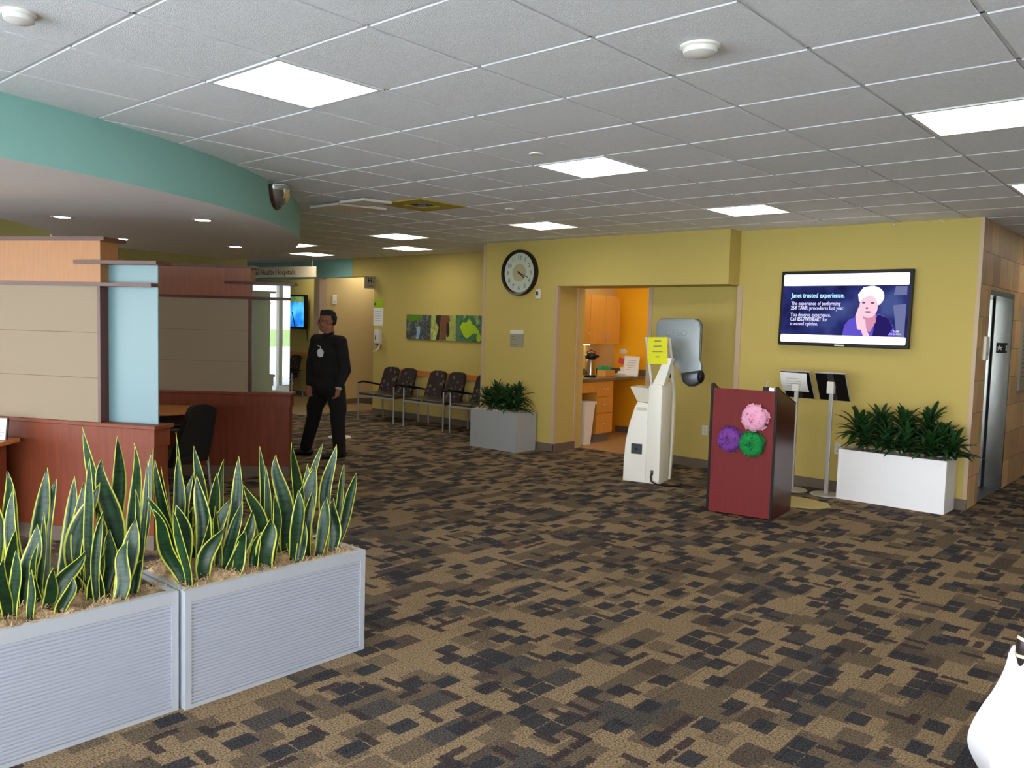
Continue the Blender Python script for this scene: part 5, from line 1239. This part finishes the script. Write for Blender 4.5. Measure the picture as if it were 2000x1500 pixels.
# shoes
for (A_, hdg, nm) in ((AL_, math.radians(215), 0), (AR, math.radians(192), 1)):
    dv = Vector((math.cos(hdg), math.sin(hdg), 0)); g0 = Vector((A_.x, A_.y, 0))
    blob('shoe', limb((g0 - dv * .06 + Vector((0, 0, .042)), .042), (g0 + dv * .04 + Vector((0, 0, .045)), .044), (g0 + dv * .13 + Vector((0, 0, .038)), .038), (g0 + dv * .185 + Vector((0, 0, .032)), .031)) + limb((g0 + Vector((0, 0, .05)), .045), (g0 + Vector((0, 0, .09)), .048)), [], 'shoe_black', vox=.007, smooth=3, parent=per)
# hair: short top and faded sides
hr = blob('hair', limb((hp(.055, -.03, .105), .026), (hp(.06, .03, .105), .026)), [(hp(-.010, 0, .072), (.096, .078, .066), HR), (hp(-.040, 0, .035), (.075, .079, .075), HR), (hp(-.058, 0, .0), (.052, .066, .06), HR)], 'hair', vox=.006, smooth=3, parent=per)
# glasses
gl = bpy.data.objects.new('glasses', None)
m = MB()
for s in (-1, 1):
    c = hp(.098, s * .033, .0); pts = [c + hs * (.027 * math.cos(a)) + Vector((0, 0, .019 * math.sin(a))) - hd * (.006 * abs(math.cos(a)) if math.cos(a) * s > 0 else 0) for a in [2 * PI * k / 18 for k in range(18)]]
    m.tube(pts, .0028, seg=6, closed=True); m.tube([hp(.094, s * .058, .004), hp(.05, s * .078, .004), hp(-.02, s * .086, -.002)], .003, seg=6)
m.tube([hp(.100, -.008, .004), hp(.104, 0, .007), hp(.100, .008, .004)], .0028, seg=6)
m.build('glasses', 'black_plastic', per, smooth=True)
m = MB()
for s in (-1, 1): m.ball(hp(.078, s * .031, .0), (.012, .012, .010), seg=12, rings=8)
m.build('eyes', 'smoke_white', per, smooth=True)
m = MB(); dn = Vector((-.42, -.90, 0)).normalized(); c = Vector((-.055, -.175, 1.245)); side_ = Vector((0, 0, 1)).cross(dn)
ring = [c + side_ * (.042 * math.cos(a) * (1 + .08 * math.sin(5 * a))) + Vector((0, 0, .05 * math.sin(a))) for a in [2 * PI * k / 20 for k in range(20)]]
v0 = [m.bm.verts.new(p + dn * .006) for p in ring]; v1 = [m.bm.verts.new(p - dn * .01) for p in ring]; m.bm.faces.new(v0); m.bm.faces.new(v1[::-1])
for k in range(20): m.bm.faces.new((v0[k], v0[(k + 1) % 20], v1[(k + 1) % 20], v1[k]))
m.build('badge', 'badge_white', per)
m = MB(); m.tube([c + Vector((0, 0, .05)), c + Vector((.005, .01, .075)) - side_ * .01], .004, seg=6); m.tube([c + side_ * -.045 + Vector((0, 0, .085)) + dn * -.01, c + side_ * -.015 + Vector((0, 0, .075))], .005, seg=6); m.build('badge_clip', 'badge_white', per)

# ================================================================== BAG AT THE RIGHT EDGE
t = thing('handbag', 'white bag with banded dark horn handle standing at the lower right corner', 'bag', (-.548 + .05, 3.335, 0), YAW)
def bagpt(px, py): return ((px - 1962) / 538.0, 1.625 - (py - 662) / 538.0)
outl = [bagpt(*p) for p in ((1960, 1250), (1954, 1296), (1935, 1340), (1915, 1370), (1897, 1405), (1889, 1430), (1890, 1455), (1905, 1485), (1925, 1515), (1945, 1532))] + [(.22, .0), (.26, .0), (.27, .12), (.22, .19), (.065, .24), (.045, .26), (.032, .40), (.026, .528)]
outl = [(a, max(b, .002)) for a, b in outl]
for _ in range(2):          # round the outline
    outl = [q for i in range(len(outl)) for q in ((outl[i][0] * .75 + outl[(i + 1) % len(outl)][0] * .25, outl[i][1] * .75 + outl[(i + 1) % len(outl)][1] * .25), (outl[i][0] * .25 + outl[(i + 1) % len(outl)][0] * .75, outl[i][1] * .25 + outl[(i + 1) % len(outl)][1] * .75))]
m = MB(); m.prism(outl, -.07, .07, bev=.006); m.build('body', 'bag_white', t, smooth=True, angle=60)
m = MB(); m.prism([(.05, .10), (.20, .16), (.26, .14), (.26, .03), (.10, .02)], -.09, -.071, bev=.008); m.build('front_pocket', 'bag_white', t, smooth=True)
hpts = [(.022, 0, .475), (.012, 0, .505), (.010, 0, .545), (.030, 0, .59), (.085, 0, .622), (.13, 0, .63), (.175, 0, .61)]
m = MB(); m.tube(bez(hpts[0], (-.012, 0, .57), hpts[3], 8) + bez(hpts[3], (.09, 0, .64), hpts[6], 8)[1:], .030, seg=16); hn = m.build('handle', 'horn_brown', t, smooth=True)
hb = bez(hpts[0], (-.012, 0, .57), hpts[3], 8) + bez(hpts[3], (.09, 0, .64), hpts[6], 8)[1:]
for k in (2, 5, 8, 11):
    a, b = hb[k], hb[k + 1]; m = MB(); m.cyl(a, a + (b - a).normalized() * .011, .033, seg=20); m.build('band', 'horn_cream', hn)
m = MB(); m.lathe([(.0001, 0), (.018, 0), (.024, .012), (.014, .03)], seg=16); 
m.build('buckle', 'chrome', t).location = (.075, -.03, .46)
m = MB(); m.tube([(.135 + .10 * math.cos(a), -.02, .33 + .10 * math.sin(a)) for a in [2 * PI * k / 40 for k in range(40)]], .004, seg=6, closed=True); m.build('ring', 'chrome', t, smooth=True)
